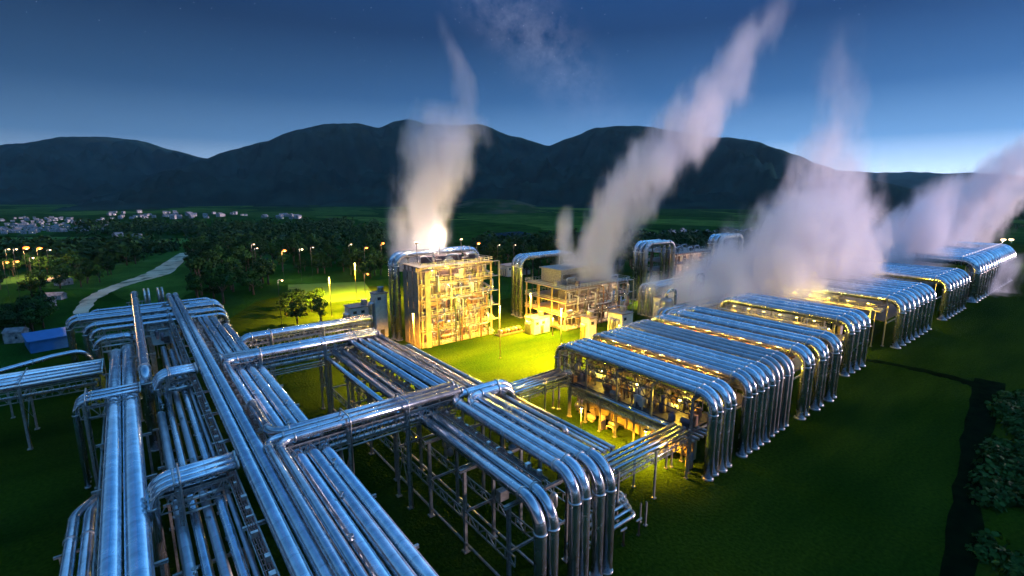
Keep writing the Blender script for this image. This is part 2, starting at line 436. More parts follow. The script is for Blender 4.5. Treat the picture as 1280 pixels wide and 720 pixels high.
pipe(t, [(-8.5, 127, .2), (-8.5, 127, 9.2), (-14, 125, 9.2), (-26, 116.5, 9.0), (-70, 113.5, 9.0)], .5, 'clad', 3.0, 14)
for x in (-20, -34, -50): post(t, x, 121 if x > -30 else 117, 0, 8.4, .26)
cross('pipe bridge behind the nearer ones, reaching the beige tower corner', 15, 41, 104, 12.6,
      [(-.7, .55, 'clad'), (.8, .5, 'clad')], [(-.6, .2, 'clad_pale', 1.7), (.8, .2, 'clad_pale', 1.7)],
      True, False, (20, 30), (28, 104, 0))
t = thing('pipe_loop', (18, 120, 0), 'small flat-topped pipe loop right of the diagonal pair', 'pipe loop')
for y in (119.6, 121.6): pipe(t, [(11.5, y, 8), (20.2, y, 8), (20.2, y, 0)], .26, 'clad_pale', 1.0, 10)
post(t, 15, 118.9, 0, 7.6, .2)

# back frame: transverse loops
G3 = 'transverse pipe loops at the far end of the left racks'
spec = [(150, -13, 17.4, 11.8, .5, 'far'), (143.5, -12.4, 17.2, 12.2, .5, ''), (137, -9.4, 17.0, 12.0, .5, ''), (131, -8.2, 16.6, 12.0, .4, ''), (124.5, -7.4, -0.9, 11.6, .42, ''), (156.5, -9.6, 16.6, 11.4, .34, '')]
names = ['second farthest transverse pipe loop of the left racks, widest to the left', 'third farthest transverse pipe loop of the left racks', 'fourth farthest transverse pipe loop of the left racks',
         'fifth farthest transverse pipe loop, nearest of the full-width ones', 'short transverse pipe loop nearest to the left twin arch', 'farthest transverse pipe loop of the left racks']
for i, (y, xa, xb, z, r, _) in enumerate(spec):
    t = thing('pipe_loop', ((xa + xb) / 2, y, 0), names[i], 'pipe loop', G3)
    for k, dy in enumerate((-.9, .6) if r > .4 else (0,)):
        pipe(t, [(xa + k * .3, y + dy, 0.1), (xa + k * .3, y + dy, z), (xb, y + dy, z), (xb, y + dy, 0.1)], r * (1 if k == 0 else .8), 'clad', 1.8, 14)
    for k, dz in enumerate((1.4, 2.5)):
        pipe(t, [(xa + 1, y - 1.6, z - dz), (xb - 1, y - 1.6, z - dz)], .17, 'clad_pale', 1, 8, flanges=False, name='small_pipe')
    x = xa + 2.2
    while x < xb:
        post(t, x, y + 1.3, 0, z - .6, .22); x += 6.5
    beam(t, (xa + 1, y + 1.3, z - .8), (xb - 1, y + 1.3, z - .8), .25)
    truss(t, (xa + 1, y - 1.4, z - 2.4), (xb - 1, y - 1.4, z - 2.4), 1.5, .07, 1.0)
t = thing('service_deck', (4, 138, 0), 'cluttered service deck between the single pipe and the diagonal pair', 'service deck')
walkway(t, (3.4, 120, 9.6), (3.4, 158, 9.6), 3.6)
rr = random.Random(5)
for i in range(16):
    m = MB(); h = rr.uniform(.6, 1.8); x, y = rr.uniform(2, 4.8), 121 + i * 2.2
    if i % 2: m.lathe((x, y, 9.65), [(.35, 0), (.4, .2), (.4, h), (.15, h + .3)], 10)
    else: m.box((x, y, 9.65 + h / 2), (rr.uniform(.5, 1.1), rr.uniform(.5, 1), h))
    m.build('vessel' if i % 2 else 'cabinet', M[rr.choice(['flange', 'mauve', 'dark_steel'])], t)
for y in (122, 132, 142, 152): goal(t, 1.8, 5.0, y, 9.3, w=.24)
for k, (x, lab) in enumerate(((2.0, 'left one of two small hairpin arches at the far end of the diagonal racks'), (5.0, 'right one of two small hairpin arches at the far end of the diagonal racks'))):
    t = thing('hairpin_arch', (x, 158, 0), lab, 'pipe loop', 'hairpin arches at the far end')
    for dx in (0, .9):
        pipe(t, [(x + dx, 160, 6), (x + dx, 160, 14.4), (x + dx, 166, 14.4), (x + dx, 166, .1)], .22, 'clad_pale', 1.8, 10)
    post(t, x + .45, 163, 0, 14, .2)

# ================================================================== MIDDLE BLOCK
t = thing('pipe_block', (31, 60, 0), 'tall middle block of six large pipes bending to the ground at its near end', 'pipe block')
zt = 12.6
for x, dz, dy in ((27.3, -1.2, 0), (28.75, -1.2, -.1), (35.0, 0, -.3), (36.4, 0, -.5)):
    pipe(t, [(x, 30.6 + dy, .1), (x, 30.6 + dy, zt + dz), (x, 88, zt + dz)], .62, 'clad', 2.6, 20, nb=10)
# pair that turns to the right over the middle
for k, (x, y) in enumerate(((31.6, 54.2), (33.0, 52.6))):
    pipe(t, [(x, 30.4, .1), (x, 30.4, zt + .35), (x, y, zt + .35), (42.2 - k * .9, y, zt + .35), (42.2 - k * .9, y, 3)], .6, 'clad', 2.6, 20, nb=10)
for x, dz in ((30.6, .3), (32.2, .3), (33.7, .1), (25.9, -1.8)):
    pipe(t, [(x, 56, zt + dz), (x, 91, zt + dz), (x, 91, 4)], .5 if dz > 0 else .4, 'clad', 1.8, 16)
for x in (38.4, 39.6): pipe(t, [(x, 40, 10.8), (x, 40, 11.6), (x, 83.5, 11.6), (x, 83.5, 2)], .36, 'clad_pale', 1.3, 12)
for y in (34, 42, 50, 60, 69, 78, 87):
    for x in (26.2, 30.1, 34.2, 37.3): post(t, x, y, 0, 9.9, .34)
    beam(t, (25.6, y, 10.1), (40.2, y, 10.1), .34); beam(t, (26.2, y, 5), (37.3, y, 5), .24)
for x in (26.2, 37.3, 30.1):
    truss(t, (x, 33, 4.0), (x, 88, 4.0), 1.1, .09, 1.6); beam(t, (x, 33, 1.1), (x, 88, 1.1), .2, name='longitudinal_beam')
for x in (30.0, 34.1): truss(t, (x, 33, 10.4), (x, 88, 10.4), 1.3, .08, 1.0)
tray(t, (29.9, 33, 11.9), (29.9, 86, 11.9), .9); tray(t, (34.0, 34, 11.6), (34.0, 50, 11.6), .8); tray(t, (37.7, 34, 11.4), (37.7, 80, 11.4), .7)
rr = random.Random(3)
for i in range(22):
    y = 34 + i * 2.4; x = 29.4 + rr.uniform(0, 5.5)
    m = MB(); h = rr.uniform(.8, 2.4)
    if i % 3: m.lathe((x, y, 5.1), [(.3, 0), (.45, .2), (.45, h), (.2, h + .3)], 10)
    else: m.box((x, y, 5.15 + h / 2), (1.2, .9, h))
    m.build('vessel' if i % 3 else 'cabinet', M[rr.choice(['flange', 'mauve', 'cream', 'steel'])], t)
for i in range(7): valve(t, 34.0, 34 + i * 2.3, 12.1, .22)
for i in range(6):
    m = MB(); m.box((32 + .9 * i, 31.3 + (i % 2) * .6, 4.5 + (i * 1.7) % 5), (.5, .5, .6)); m.build('bracket', M['flange'], t)

t = thing('ground_pipes', (42, 34, 0), 'low pipes near the ground with short legs at the foot of the middle block', 'pipe line')
for k in range(4):
    pipe(t, [(36.5, 33 + k * 1.0 - .8, 2.4), (44 + k * .6, 33 + k * 1.0 - .8, 2.4), (44 + k * .6, 38 + k * .5, 2.4)], .22, 'clad_pale', .8, 10)
for x in (38.5, 41, 43.8): goal(t, x, x + .01, 31.6, 2.0, w=.16); 
for y in (33, 35.4): post(t, 45.9, y, 0, 2.6, .16)
post(t, 45.9, 32.2, 0, 3.2, .2)

# thin ring racks
G4 = 'low racks of thin pipes joining the middle block and the nearest hairpins'
def thin(label, p, q, nrm, n, z, sp=.85, r=.2):
    p = Vector(p); q = Vector(q); nv = Vector(nrm); c = (p + q) / 2
    t = thing('pipe_rack', (c.x, c.y, 0), label, 'pipe rack', G4)
    d = (q - p).normalized()
    for k in range(n):
        o = nv * (k - (n - 1) / 2) * sp
        pipe(t, [Vector((p.x, p.y, z)) + o, Vector((q.x, q.y, z)) + o], r * (1.25 if k % 2 else 1), 'clad_pale' if k % 2 else 'clad', 1, 10)
        if k < n - 1: pipe(t, [Vector((p.x, p.y, z - 1.4)) + o, Vector((q.x, q.y, z - 1.4)) + o], r * .7, 'clad_pale', 1, 8, False, 'small_pipe')
    L = (q - p).length; m = max(2, int(L / 6)); w = nv * ((n - 1) / 2 * sp + .4)
    for i in range(m + 1):
        c = p + d * (.8 + (L - 1.6) * i / m)
        for s in (-1, 1): post(t, c.x + w.x * s, c.y + w.y * s, 0, z - .2, .22)
        beam(t, Vector((c.x, c.y, z - .4)) - w, Vector((c.x, c.y, z - .4)) + w, .2)
        beam(t, Vector((c.x, c.y, z - 1.8)) - w, Vector((c.x, c.y, z - 1.8)) + w, .2)
    truss(t, Vector((p.x, p.y, z - 1.7)) + w, Vector((q.x, q.y, z - 1.7)) + w, 1.1, .06, .9)
    truss(t, Vector((p.x, p.y, z - 1.7)) - w, Vector((q.x, q.y, z - 1.7)) - w, 1.1, .06, .9)
    return t
thin('low rack of thin pipes from the middle block to the back of the nearest hairpins', (41, 61.2, 0), (60.4, 61.6, 0), (0, 1, 0), 5, 7.8)
thin('low rack of thin pipes running beside the middle block over lit grass', (45.2, 58.5, 0), (45.2, 38, 0), (1, 0, 0), 4, 7.6)
thin('low rack of thin pipes at the near corner, going under the nearest hairpins', (43, 36.6, 0), (59.6, 36.6, 0), (0, 1, 0), 4, 7.0)
thin('low double rack along the foot of the nearest hairpins above the yellow lit wall', (61.0, 60.0, 0), (61.0, 37.2, 0), (1, 0, 0), 3, 6.0, .9, .34)

# ================================================================== RIGHT HAIRPIN BLOCKS
G5 = 'blocks of large hairpin pipes on the right'
def block(label, xs, yn, yf, z, r, mat='clad', back=True, strip=None, dy=0.0, zf=0.05, frames=5, inner=True, bend=2.4, seg=16):
    t = thing('hairpin_block', (sum(xs) / len(xs), yn, 0), label, 'pipe block', G5)
    for i, x in enumerate(xs):
        y0 = yn + dy * (i % 2)
        pts = [(x, y0, zf), (x, y0, z), (x, yf, z)]
        if back: pts.append((x, yf, 3.5 if i else 5.5))
        pipe(t, pts, r, mat, bend, seg, nb=10)
        m = MB(); m.lathe((x, y0, 0), [(r * 1.3, 0), (r * 1.3, .16), (r * 1.2, .2)], 12); m.build('footing', M['concrete'], t)
    xa, xb = min(xs) - r - .3, max(xs) + r + .3
    for i in range(frames):
        y = yn + 2.6 + (yf - yn - 4) * i / (frames - 1)
        for x in (xa, xb): post(t, x, y, 0, z - r - .3, .28, 'steel')
        beam(t, (xa - .2, y, z - r - .28), (xb + .2, y, z - r - .28), .3); beam(t, (xa, y, 6.2), (xb, y, 6.2), .24)
    return t, xa, xb

def innards(t, xa, xb, yn, yf, seed, n=26, zdeck=6.4):
    rr = random.Random(seed)
    walkway(t, ((xa + xb) / 2, yn + 3, zdeck), ((xa + xb) / 2, yf - 2, zdeck), (xb - xa) * .9, False, 'dark_steel')
    for i in range(n):
        x = rr.uniform(xa + .3, xb - .3); y = yn + 3 + (yf - yn - 5) * (i + .5) / n
        k = i % 4; h = rr.uniform(.8, 2.6); m = MB(); z = zdeck + .05 if i % 3 else .05
        if k == 0: m.lathe((x, y, z), [(.4, 0), (.55, .15), (.55, h), (.3, h + .25), (.12, h + .3)], 12); nm = 'vessel'
        elif k == 1: m.box((x, y, z + h / 2), (rr.uniform(.6, 1.6), rr.uniform(.5, 1.2), h)); m.box((x, y, z + h + .06), (.4, .4, .12)); nm = 'cabinet'
        elif k == 2: m.lathe((x, y, z + .8), [(.2, -1), (.5, -.8), (.5, .8), (.2, 1)], 12, 'y'); m.box((x, y, z + .2), (.5, 1.2, .4)); nm = 'pump'
        else:
            m.tube(polyline_fillet([(x, y, z), (x, y, z + h), (x, y + 1.5, z + h), (x, y + 1.5, z)], .4, 4), .14, 8); nm = 'small_pipe'
        m.build(nm, M[rr.choice(['cream', 'rust', 'flange', 'mauve', 'white', 'steel'])], t)

def lamp_strip(t, x, y0, y1, z, n, power, color, mat='lamp_y'):
    """walkway luminaires: small fittings along the handrail with a real lamp each"""
    for i in range(n):
        y = y0 + (y1 - y0) * (i + .5) / n
        m = MB(); m.bar((x, y, z - 1.0), (x, y, z), .07); m.box((x, y, z + .02), (.2, .5, .1)); fx = m.build('luminaire', M['dark_steel'], t)
        m = MB(); m.box((x, y, z - .07), (.14, .42, .06)); d = m.build('lamp_glass', M[mat], fx); d.location = -Vector(t['_o'])
        if power: lamp_point('walkway_lamp', (x, y, z - .3), power, color, .15)

ORANGE = (1.0, .50, .08); YEL = (1.0, .67, .04)
t, xa, xb = block('nearest hairpin block on the right, four big pipes beside the yellow lit cellar', (61.2, 63.0, 64.9, 66.7), 33.0, 64.2, 12.3, .64, dy=.25)
innards(t, xa, xb, 33, 64, 1, 72)
for k in range(3): truss(t, (61.0 + k * 2.6, 36, 8.6), (61.0 + k * 2.6, 63, 8.6), 1.8, .1, 1.3, 'dark_steel')
for k in range(5): pipe(t, [(61.4 + k * 1.1, 35.5, 4.6), (61.4 + k * 1.1, 63, 4.6)], .22, 'clad_dull', 1, 8, False, 'small_pipe')
walkway(t, (68.7, 36, 11.2), (68.7, 63, 11.2), 1.0); lamp_strip(t, 68.7, 37, 62, 12.5, 7, 500, ORANGE, 'lamp_o')
t, xa, xb = block('second hairpin block, five big pipes just behind the orange lit walkway', (71.2, 73.1, 75.0, 76.9, 78.7), 33.2, 65, 12.3, .66, dy=.2)
innards(t, xa, xb, 33, 64, 2, 24)
t, xa, xb = block('third hairpin block, four duller grey pipes', (81.3, 83.2, 85.1, 87.0), 33.6, 66, 12.3, .62, 'clad_dull', dy=.2)
innards(t, xa, xb, 34, 64, 3, 16)
walkway(t, (89.0, 36, 11.2), (89.0, 64, 11.2), 1.1); lamp_strip(t, 89.0, 37, 62, 12.5, 7, 500, ORANGE, 'lamp_o')
t, xa, xb = block('fourth hairpin block, three pairs of bright pipes behind the second lit walkway', (92.0, 94.4, 98.4, 100.8, 104.8, 107.2), 33.2, 66, 12.3, .76, dy=.3)
innards(t, xa, xb, 34, 64, 4, 16)
t, xa, xb = block('fifth hairpin block, four short-looking arches on a kerb at mid distance', (122.6, 126, 129.4, 132.8), 36.4, 66, 12.3, .85)
innards(t, xa, xb, 36, 64, 5, 14)
walkway(t, (117.5, 39, 11), (117.5, 64, 11), 2.2); lamp_strip(t, 117.5, 40, 62, 12.3, 6, 250, YEL)
for y in (40, 48, 56, 63): goal(t, 116, 119, y, 10.8, w=.24)
t, xa, xb = block('sixth hairpin block, eight upright pipes like a fence of columns', [156 + 4.2 * i for i in range(8)], 35.6, 74, 12.6, .95, frames=4, bend=3)
innards(t, xa, xb, 36, 64, 6, 14)
walkway(t, (150, 38, 10.4), (150, 66, 10.4), 3.0); lamp_strip(t, 150, 39, 62, 11.8, 5, 900, YEL)
for y in (40, 48, 56, 63): goal(t, 148, 152, y, 10.2, w=.24)
t, xa, xb = block('seventh hairpin block, seen beyond the eight columns and half in steam', [203 + 4.4 * i for i in range(7)], 35.6, 84, 12.8, 1.05, frames=4, bend=3)
t, xa, xb = block('farthest hairpin block at the right edge under the steam', [246 + 5.0 * i for i in range(16)], 36, 118, 15, 1.7, frames=4, bend=4)

G8 = 'pipe racks behind the hairpin blocks'
for (xa, xb, y, z, n, lab) in ((112, 236, 72.5, 8.5, 5, 'long low pipe rack behind the hairpin blocks, the nearer of two'), (132, 250, 94, 10.0, 5, 'long pipe rack deep in the steam behind the hairpin blocks')):
    t = thing('pipe_rack', ((xa + xb) / 2, y, 0), lab, 'pipe rack', G8)
    for k in range(n): pipe(t, [(xa, y + k * 1.5, .1), (xa, y + k * 1.5, z), (xb, y + k * 1.5, z)], .5 if k % 2 else .38, 'clad' if k % 2 else 'clad_dull', 1.8, 12)
    x = xa + 4
    while x < xb: post(t, x, y - .8, 0, z - .6, .28); post(t, x, y + n * 1.5 - .7, 0, z - .6, .28); beam(t, (x, y - 1, z - .7), (x, y + n * 1.5 - .5, z - .7), .26); x += 11
    truss(t, (xa + 2, y - .9, z - 2.4), (xb, y - .9, z - 2.4), 1.4, .12, 2.0)
for i, (x, y, h) in enumerate(((118, 80, 11), (139, 84, 13), (157, 80, 12), (178, 88, 15), (200, 92, 15))):
    t = thing('separator_vessel', (x, y, 0), ('nearest', 'second nearest', 'middle', 'second farthest', 'farthest')[i] + ' upright separator vessel in the steam behind the hairpin blocks', 'vessel', 'separator vessels in the steam')
    m = MB(); m.lathe((x, y, 1.5), [(.4, 0), (1.6, .8), (1.9, 1.4), (1.9, h - 2.5), (1.5, h - 1.8), (.5, h - 1.5)], 20); m.build('shell', M['clad_pale'], t)
    for a in range(4):
        m = MB(); m.bar((x + 1.4 * math.cos(a * 1.571), y + 1.4 * math.sin(a * 1.571), 0), (x + 1.4 * math.cos(a * 1.571), y + 1.4 * math.sin(a * 1.571), 3.2), .25); m.build('leg', M['steel'], t)
    pipe(t, [(x, y, h - .2), (x, y, h + 1.8), (x + 4.2, y, h + 1.8), (x + 4.2, y, .1)], .4, 'clad', 1.2, 12)
# yellow retaining wall / cellar under nearest hairpins
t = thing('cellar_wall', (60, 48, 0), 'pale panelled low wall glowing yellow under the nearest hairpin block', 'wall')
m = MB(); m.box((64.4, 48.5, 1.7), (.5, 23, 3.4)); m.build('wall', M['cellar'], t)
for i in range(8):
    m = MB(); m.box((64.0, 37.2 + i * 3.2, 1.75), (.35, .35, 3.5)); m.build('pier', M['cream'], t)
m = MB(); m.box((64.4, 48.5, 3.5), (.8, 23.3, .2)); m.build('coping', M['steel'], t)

# ================================================================== BUILDINGS
def tower(label, x0, x1, y0, y1, floors, fh, seed, mats, clutter=13, skip_top=0.0):
    t = thing('process_building', ((x0 + x1) / 2, (y0 + y1) / 2, 0), label, 'building')
    rr = random.Random(seed); W = x1 - x0; D = y1 - y0
    nx = max(3, int(W / 4.2)); ny = max(2, int(D / 5))
    for i in range(nx + 1):
        for j in range(ny + 1):
            if 0 < i < nx and 0 < j < ny: continue
            post(t, x0 + W * i / nx, y0 + D * j / ny, 0, floors * fh, .36, 'cream')
    for f in range(floors + 1):
        z = f * fh + .15
        m = MB(); m.box(((x0 + x1) / 2, (y0 + y1) / 2, z), (W + .9, D + .9, .28)); m.build('floor_slab', M['cream'], t)
        m = MB()
        for s in (0, 1):
            y = y0 - .45 if s == 0 else y1 + .45
            for zz in (.7, 1.15): m.bar((x0 - .4, y, z + zz), (x1 + .4, y, z + zz), .06)
            for i in range(int(W / 1.4) + 1): m.bar((x0 + i * 1.4, y, z + .1), (x0 + i * 1.4, y, z + 1.15), .06)
        for zz in (.7, 1.15): m.bar((x0 - .45, y0, z + zz), (x0 - .45, y1, z + zz), .06); m.bar((x1 + .45, y0, z + zz), (x1 + .45, y1, z + zz), .06)
        m.build('railing', M['white'], t)
        if f == floors: break
    # back partition walls, one per floor, so the floors read as full
    for f in range(floors):
        m = MB(); m.box(((x0 + x1) / 2, y0 + 3.4, f * fh + fh / 2 + .15), (W - .6, .2, fh - .4)); m.build('partition', M[rr.choice(mats)], t)
        for i in range(clutter):
            x = x0 + .8 + (W - 1.6) * (i + rr.random()) / clutter; y = y0 + rr.uniform(.4, 3.2)
            z = f * fh + .31; h = rr.uniform(.9, fh - 1.1); k = rr.randrange(6); m = MB()
            mm = rr.choice(mats + ['flange', 'dark_steel', 'white'])
            if k == 0:
                a = rr.uniform(.35, .7); m.lathe((x, y, z), [(a * .6, 0), (a, .2), (a, h), (a * .6, h + .3)], 12); nm = 'vessel'
            elif k == 1: m.box((x, y, z + h / 2), (rr.uniform(.6, 1.8), rr.uniform(.5, 1.2), h)); m.box((x, y, z + h + .08), (.4, .4, .16)); nm = 'cabinet'
            elif k == 2:
                a = rr.uniform(.3, .55); m.lathe((x, y, z + 1), [(a * .4, -1.5), (a, -1.2), (a, 1.2), (a * .4, 1.5)], 12, 'x'); m.box((x - .7, y, z + .35), (.2, .6, .7)); m.box((x + .7, y, z + .35), (.2, .6, .7)); nm = 'exchanger'
            elif k == 3:
                m.tube(polyline_fillet([(x, y, z), (x, y, z + h + .6), (x + 1.6, y, z + h + .6), (x + 1.6, y, z)], .45, 4), .16, 8); nm = 'small_pipe'; mm = 'clad_pale'
            elif k == 4:
                for q in range(4): m.tube([(x + q * .35, y, z), (x + q * .35, y, z + fh - .4)], .08, 6)
                nm = 'riser'; mm = rr.choice(['clad_pale', 'rust', 'white'])
            else:
                m.bar((x, y, z), (x + 1.8, y, z + fh - .4), .12); m.bar((x + 1.8, y, z), (x, y, z + fh - .4), .12); nm = 'brace'; mm = 'steel'
            m.build(nm, M[mm], t)
        pipe(t, [(x0 - .2, y0 + .1, (f + 1) * fh - .55), (x1 + .2, y0 + .1, (f + 1) * fh - .55)], .18, 'clad_pale', 1, 8, False, 'small_pipe')
    for i in range(26):
        x = x0 + 3.2 + (W - 4) * rr.random(); z = rr.uniform(1, floors * fh - 5); L = rr.uniform(2, 7); y = y0 - .7 - rr.random() * .5; k = i % 3; a = rr.uniform(.09, .26); m = MB()
        if k == 0: m.tube(polyline_fillet([(x, y0 + .6, z), (x, y, z), (x, y, z + L), (x, y0 + .6, z + L)], .4, 4), a, 8)
        elif k == 1: m.tube(polyline_fillet([(x, y0 + .6, z), (x, y, z), (min(x + L, x1 + .3), y, z), (min(x + L, x1 + .3), y, z + 3)], .4, 4), a, 8)
        else: m.tube(polyline_fillet([(x, y, .1), (x, y, z + 1), (min(x + 2, x1), y, z + 1), (min(x + 2, x1), y, z + 4), (min(x + 2, x1), y0 + .6, z + 4)], .4, 4), a, 8)
        m.build('outer_pipe', M[rr.choice(['clad_pale', 'clad_dull', 'clad', 'rust'])], t)
    for i in range(14):
        x = x0 + 1 + (W - 3) * rr.random(); y = y0 + 1 + rr.random() * (D - 3); z = floors * fh + .3; h = rr.uniform(.8, 2.4); m = MB()
        if i % 2: m.tube(polyline_fillet([(x, y, z), (x, y, z + h), (x + rr.uniform(1.5, 4), y, z + h), (x + 4, y, z)], .5, 4), rr.uniform(.12, .3), 8); m.build('roof_pipe', M['clad_dull'], t)
        else: m.box((x, y, z + h * .4), (rr.uniform(.8, 2), rr.uniform(.8, 1.8), h * .8)); m.build('cabinet', M[rr.choice(['mauve', 'steel', 'dark_steel'])], t)
    # stair tower on the right end
    m = MB()
    for f in range(floors):
        z = f * fh
        m.bar((x1 + 1.2, y0 + .5, z + .3), (x1 + 1.2, y1 - .5, z + fh / 2), .9, .12)
        m.bar((x1 + 2.3, y1 - .5, z + fh / 2), (x1 + 2.3, y0 + .5, z + fh), .9, .12)
        m.box((x1 + 1.7, y1 - .2, z + fh / 2), (2.2, 1.0, .1)); m.box((x1 + 1.7, y0 + .2, z + fh), (2.2, 1.0, .1))
    m.build('staircase', M['steel'], t)
    for y in (y0, y1): post(t, x1 + 2.9, y, 0, floors * fh, .25)
    return t

b1 = tower('tall open beige process building, five crammed floors, steam rising behind its looped pipes', 58, 80, 112, 121, 5, 4.2, 11, ['cream', 'mauve', 'mauve', 'rust'], 21)
for i in range(3):
    m = MB(); m.box((57.3 - .2, 113 + i * 3, 10), (.25, 2.4, 20)); m.build('side_panel', M['cream'], b1)
m = MB(); m.box((59.4, 111.2, 10), (1.5, .3, 20)); m.build('front_panel', M['cream'], b1)
for k in range(4):
    m = MB(); m.lathe((63 + k * 4.6, 118, 21.3), [(1.5, 0), (1.7, .3), (1.5, 1.4), (1.8, 1.9)], 16); m.build('fan_stack', M['mauve'], b1)
G6 = 'big pipe loops arching over the buildings'
t = thing('pipe_loop', (66, 123, 0), 'twin blue-topped pipe loop arching over the tall beige building', 'pipe loop', G6)
for k, (y, r) in enumerate(((123.0, .85), (125.3, .85))):
    pipe(t, [(55.9 - k * .4, y - 1.2, .1), (55.9 - k * .4, y - 1.2, 23.6), (82.0 - k * .2, y - 1.2, 23.6), (82.0 - k * .2, y - 1.2, 8)], r, 'clad', 2.8, 18, nb=10)
for x in (60, 70, 79): goal(t, x, x + .01, 122.9, 22.4, w=.3)

b2 = tower('wide lower process building hidden in steam, dark upper floors', 99, 127, 101, 119, 3, 4.0, 12, ['mauve', 'mauve', 'cream', 'dark_steel'], 15)
m = MB(); m.box((113, 112, 14.5), (20, 9, 4)); m.box((113, 112, 16.7), (21, 10, .4)); m.build('penthouse', M['steel'], b2)
m = MB(); m.box((113, 107.44, 14.6), (18, .1, 1.2)); m.build('louvre', M['dark_steel'], b2)
t = thing('pipe_loop', (106, 122, 0), 'triple pipe loop at the left end of the steaming lower building', 'pipe loop', G6)
for k in range(3):
    pipe(t, [(98 + .3 * k, 120.8 + 2.2 * k, .1), (98 + .3 * k, 120.8 + 2.2 * k, 19.6), (122, 120.8 + 2.2 * k, 19.6), (122, 120.8 + 2.2 * k, 3)], .75, 'clad', 3.0, 16, nb=10)
for x in (104, 116): goal(t, x, x + .01, 121.9, 18.5, w=.3)

b3 = tower('third process building behind the steam with pinkish panels', 170, 194, 112, 130, 4, 4.0, 13, ['mauve', 'cream', 'rust'], 10)
t = thing('pipe_loop', (152, 118, 0), 'tall yellow-legged pipe loop standing left of the third building', 'pipe loop', G6)
for k in range(3):
    pipe(t, [(149, 111 + 2.3 * k, .1), (149, 111 + 2.3 * k, 21.5), (166, 111 + 2.3 * k, 21.5), (166, 111 + 2.3 * k, .1)], .85, 'clad' if k else 'clad_pale', 3, 16, nb=10)
goal(t, 157, 157.01, 114, 20.6, w=.3)
t = thing('pipe_loop', (215, 132, 0), 'distant tall pipe loop right of the third building, feet in steam', 'pipe loop', G6)
for k in range(3):
    pipe(t, [(204, 113 + 2.5 * k, .1), (204, 113 + 2.5 * k, 21), (222, 113 + 2.5 * k, 21), (222, 113 + 2.5 * k, .1)], .95, 'clad' if k else 'clad_pale', 3, 14)
goal(t, 212, 212.01, 115, 20, w=.3)
t = thing('pipe_loop', (262, 140, 0), 'slender far pipe loop standing in the thick steam', 'pipe loop', G6)
for k in range(2): pipe(t, [(247, 98 + 3 * k, .1), (247, 98 + 3 * k, 21), (256, 98 + 3 * k, 21), (256, 98 + 3 * k, .1)], .9, 'clad_pale', 3, 12)

G7 = 'small yellow lit cabins and skids'
def cabin(label, x, y, w, d, h, seed):
    t = thing('equipment_cabin', (x, y, 0), label, 'cabin', G7)
    m = MB(); m.box((x, y, h / 2 + .1), (w, d, h)); m.build('wall', M['white'], t)
    m = MB(); m.box((x, y, h + .22), (w + .5, d + .5, .22)); m.build('roof', M['cream'], t)
    m = MB(); m.box((x, y - d / 2 - .06, 1.3), (1.1, .1, 2.2)); m.build('door', M['dark_steel'], t)
    for k in range(max(1, int(w / 2.5))):
        m = MB(); m.box((x - w / 2 + 1.2 + 2.3 * k, y - d / 2 - .05, h - 1.2), (1, .1, .8)); m.build('window', M['glass'], t)
    rr = random.Random(seed)
    for k in range(4):
        a = .25; px_ = x - w / 2 - .8; py = y - d / 2 + 1 + k * (d - 1.5) / 4
        m = MB(); m.tube(polyline_fillet([(px_, py, .1), (px_, py, h * .8), (x - w / 2 + .2, py, h * .8)], .5, 5), a, 10); m.build('duct', M['clad_pale'], t)
    m = MB(); m.lathe((x + w * .2, y, h + .33), [(.8, 0), (.9, .2), (.8, 1.2), (.95, 1.4)], 14); m.build('fan_stack', M['flange'], t)
    return t
cabin('yellow lit cabin at the right rear of the second hairpin block', 105.5, 86, 4.5, 5, 7.4, 1)
cabin('low round-topped skid hut in front of the triple pipe loop', 91.6, 105, 6, 4, 4.4, 2)
cabin('narrow tall hut before the lower steaming building', 95.5, 88.5, 2.8, 3, 7.0, 3)
cabin('slim yellow cabin seen over the grey hairpins through steam', 128, 88, 4, 4, 8.2, 4)
cabin('square yellow cabin in the thick of the steam', 148, 88, 5.5, 5, 8.2, 5)
cabin('grey annex hut left of the tall beige building', 50.5, 136, 7, 5, 8.0, 6)
cabin('tall annex left of the tall beige building behind the hut', 53.5, 129, 3.5, 3.5, 12.5, 7)
cabin('low white plant hut far behind the triple pipe loop', 150, 190, 14, 8, 5, 8)

# open vessel skid beside building 1
t = thing('equipment_skid', (84, 108.5, 0), 'low skid of small machines at the right foot of the tall beige building', 'skid')
m = MB(); m.box((84, 108.5, .3), (9, 2.4, .3)); m.build('base_frame', M['dark_steel'], t)
for k in range(6):
    m = MB(); m.lathe((80.6 + k * 1.35, 108.5, 1.3), [(.15, -.9), (.5, -.7), (.5, .7), (.15, .9)], 12, 'y'); m.box((80.6 + k * 1.35, 108.5, .7), (.5, 1.0, .6)); m.build('pump', M['rust' if k % 2 else 'flange'], t)

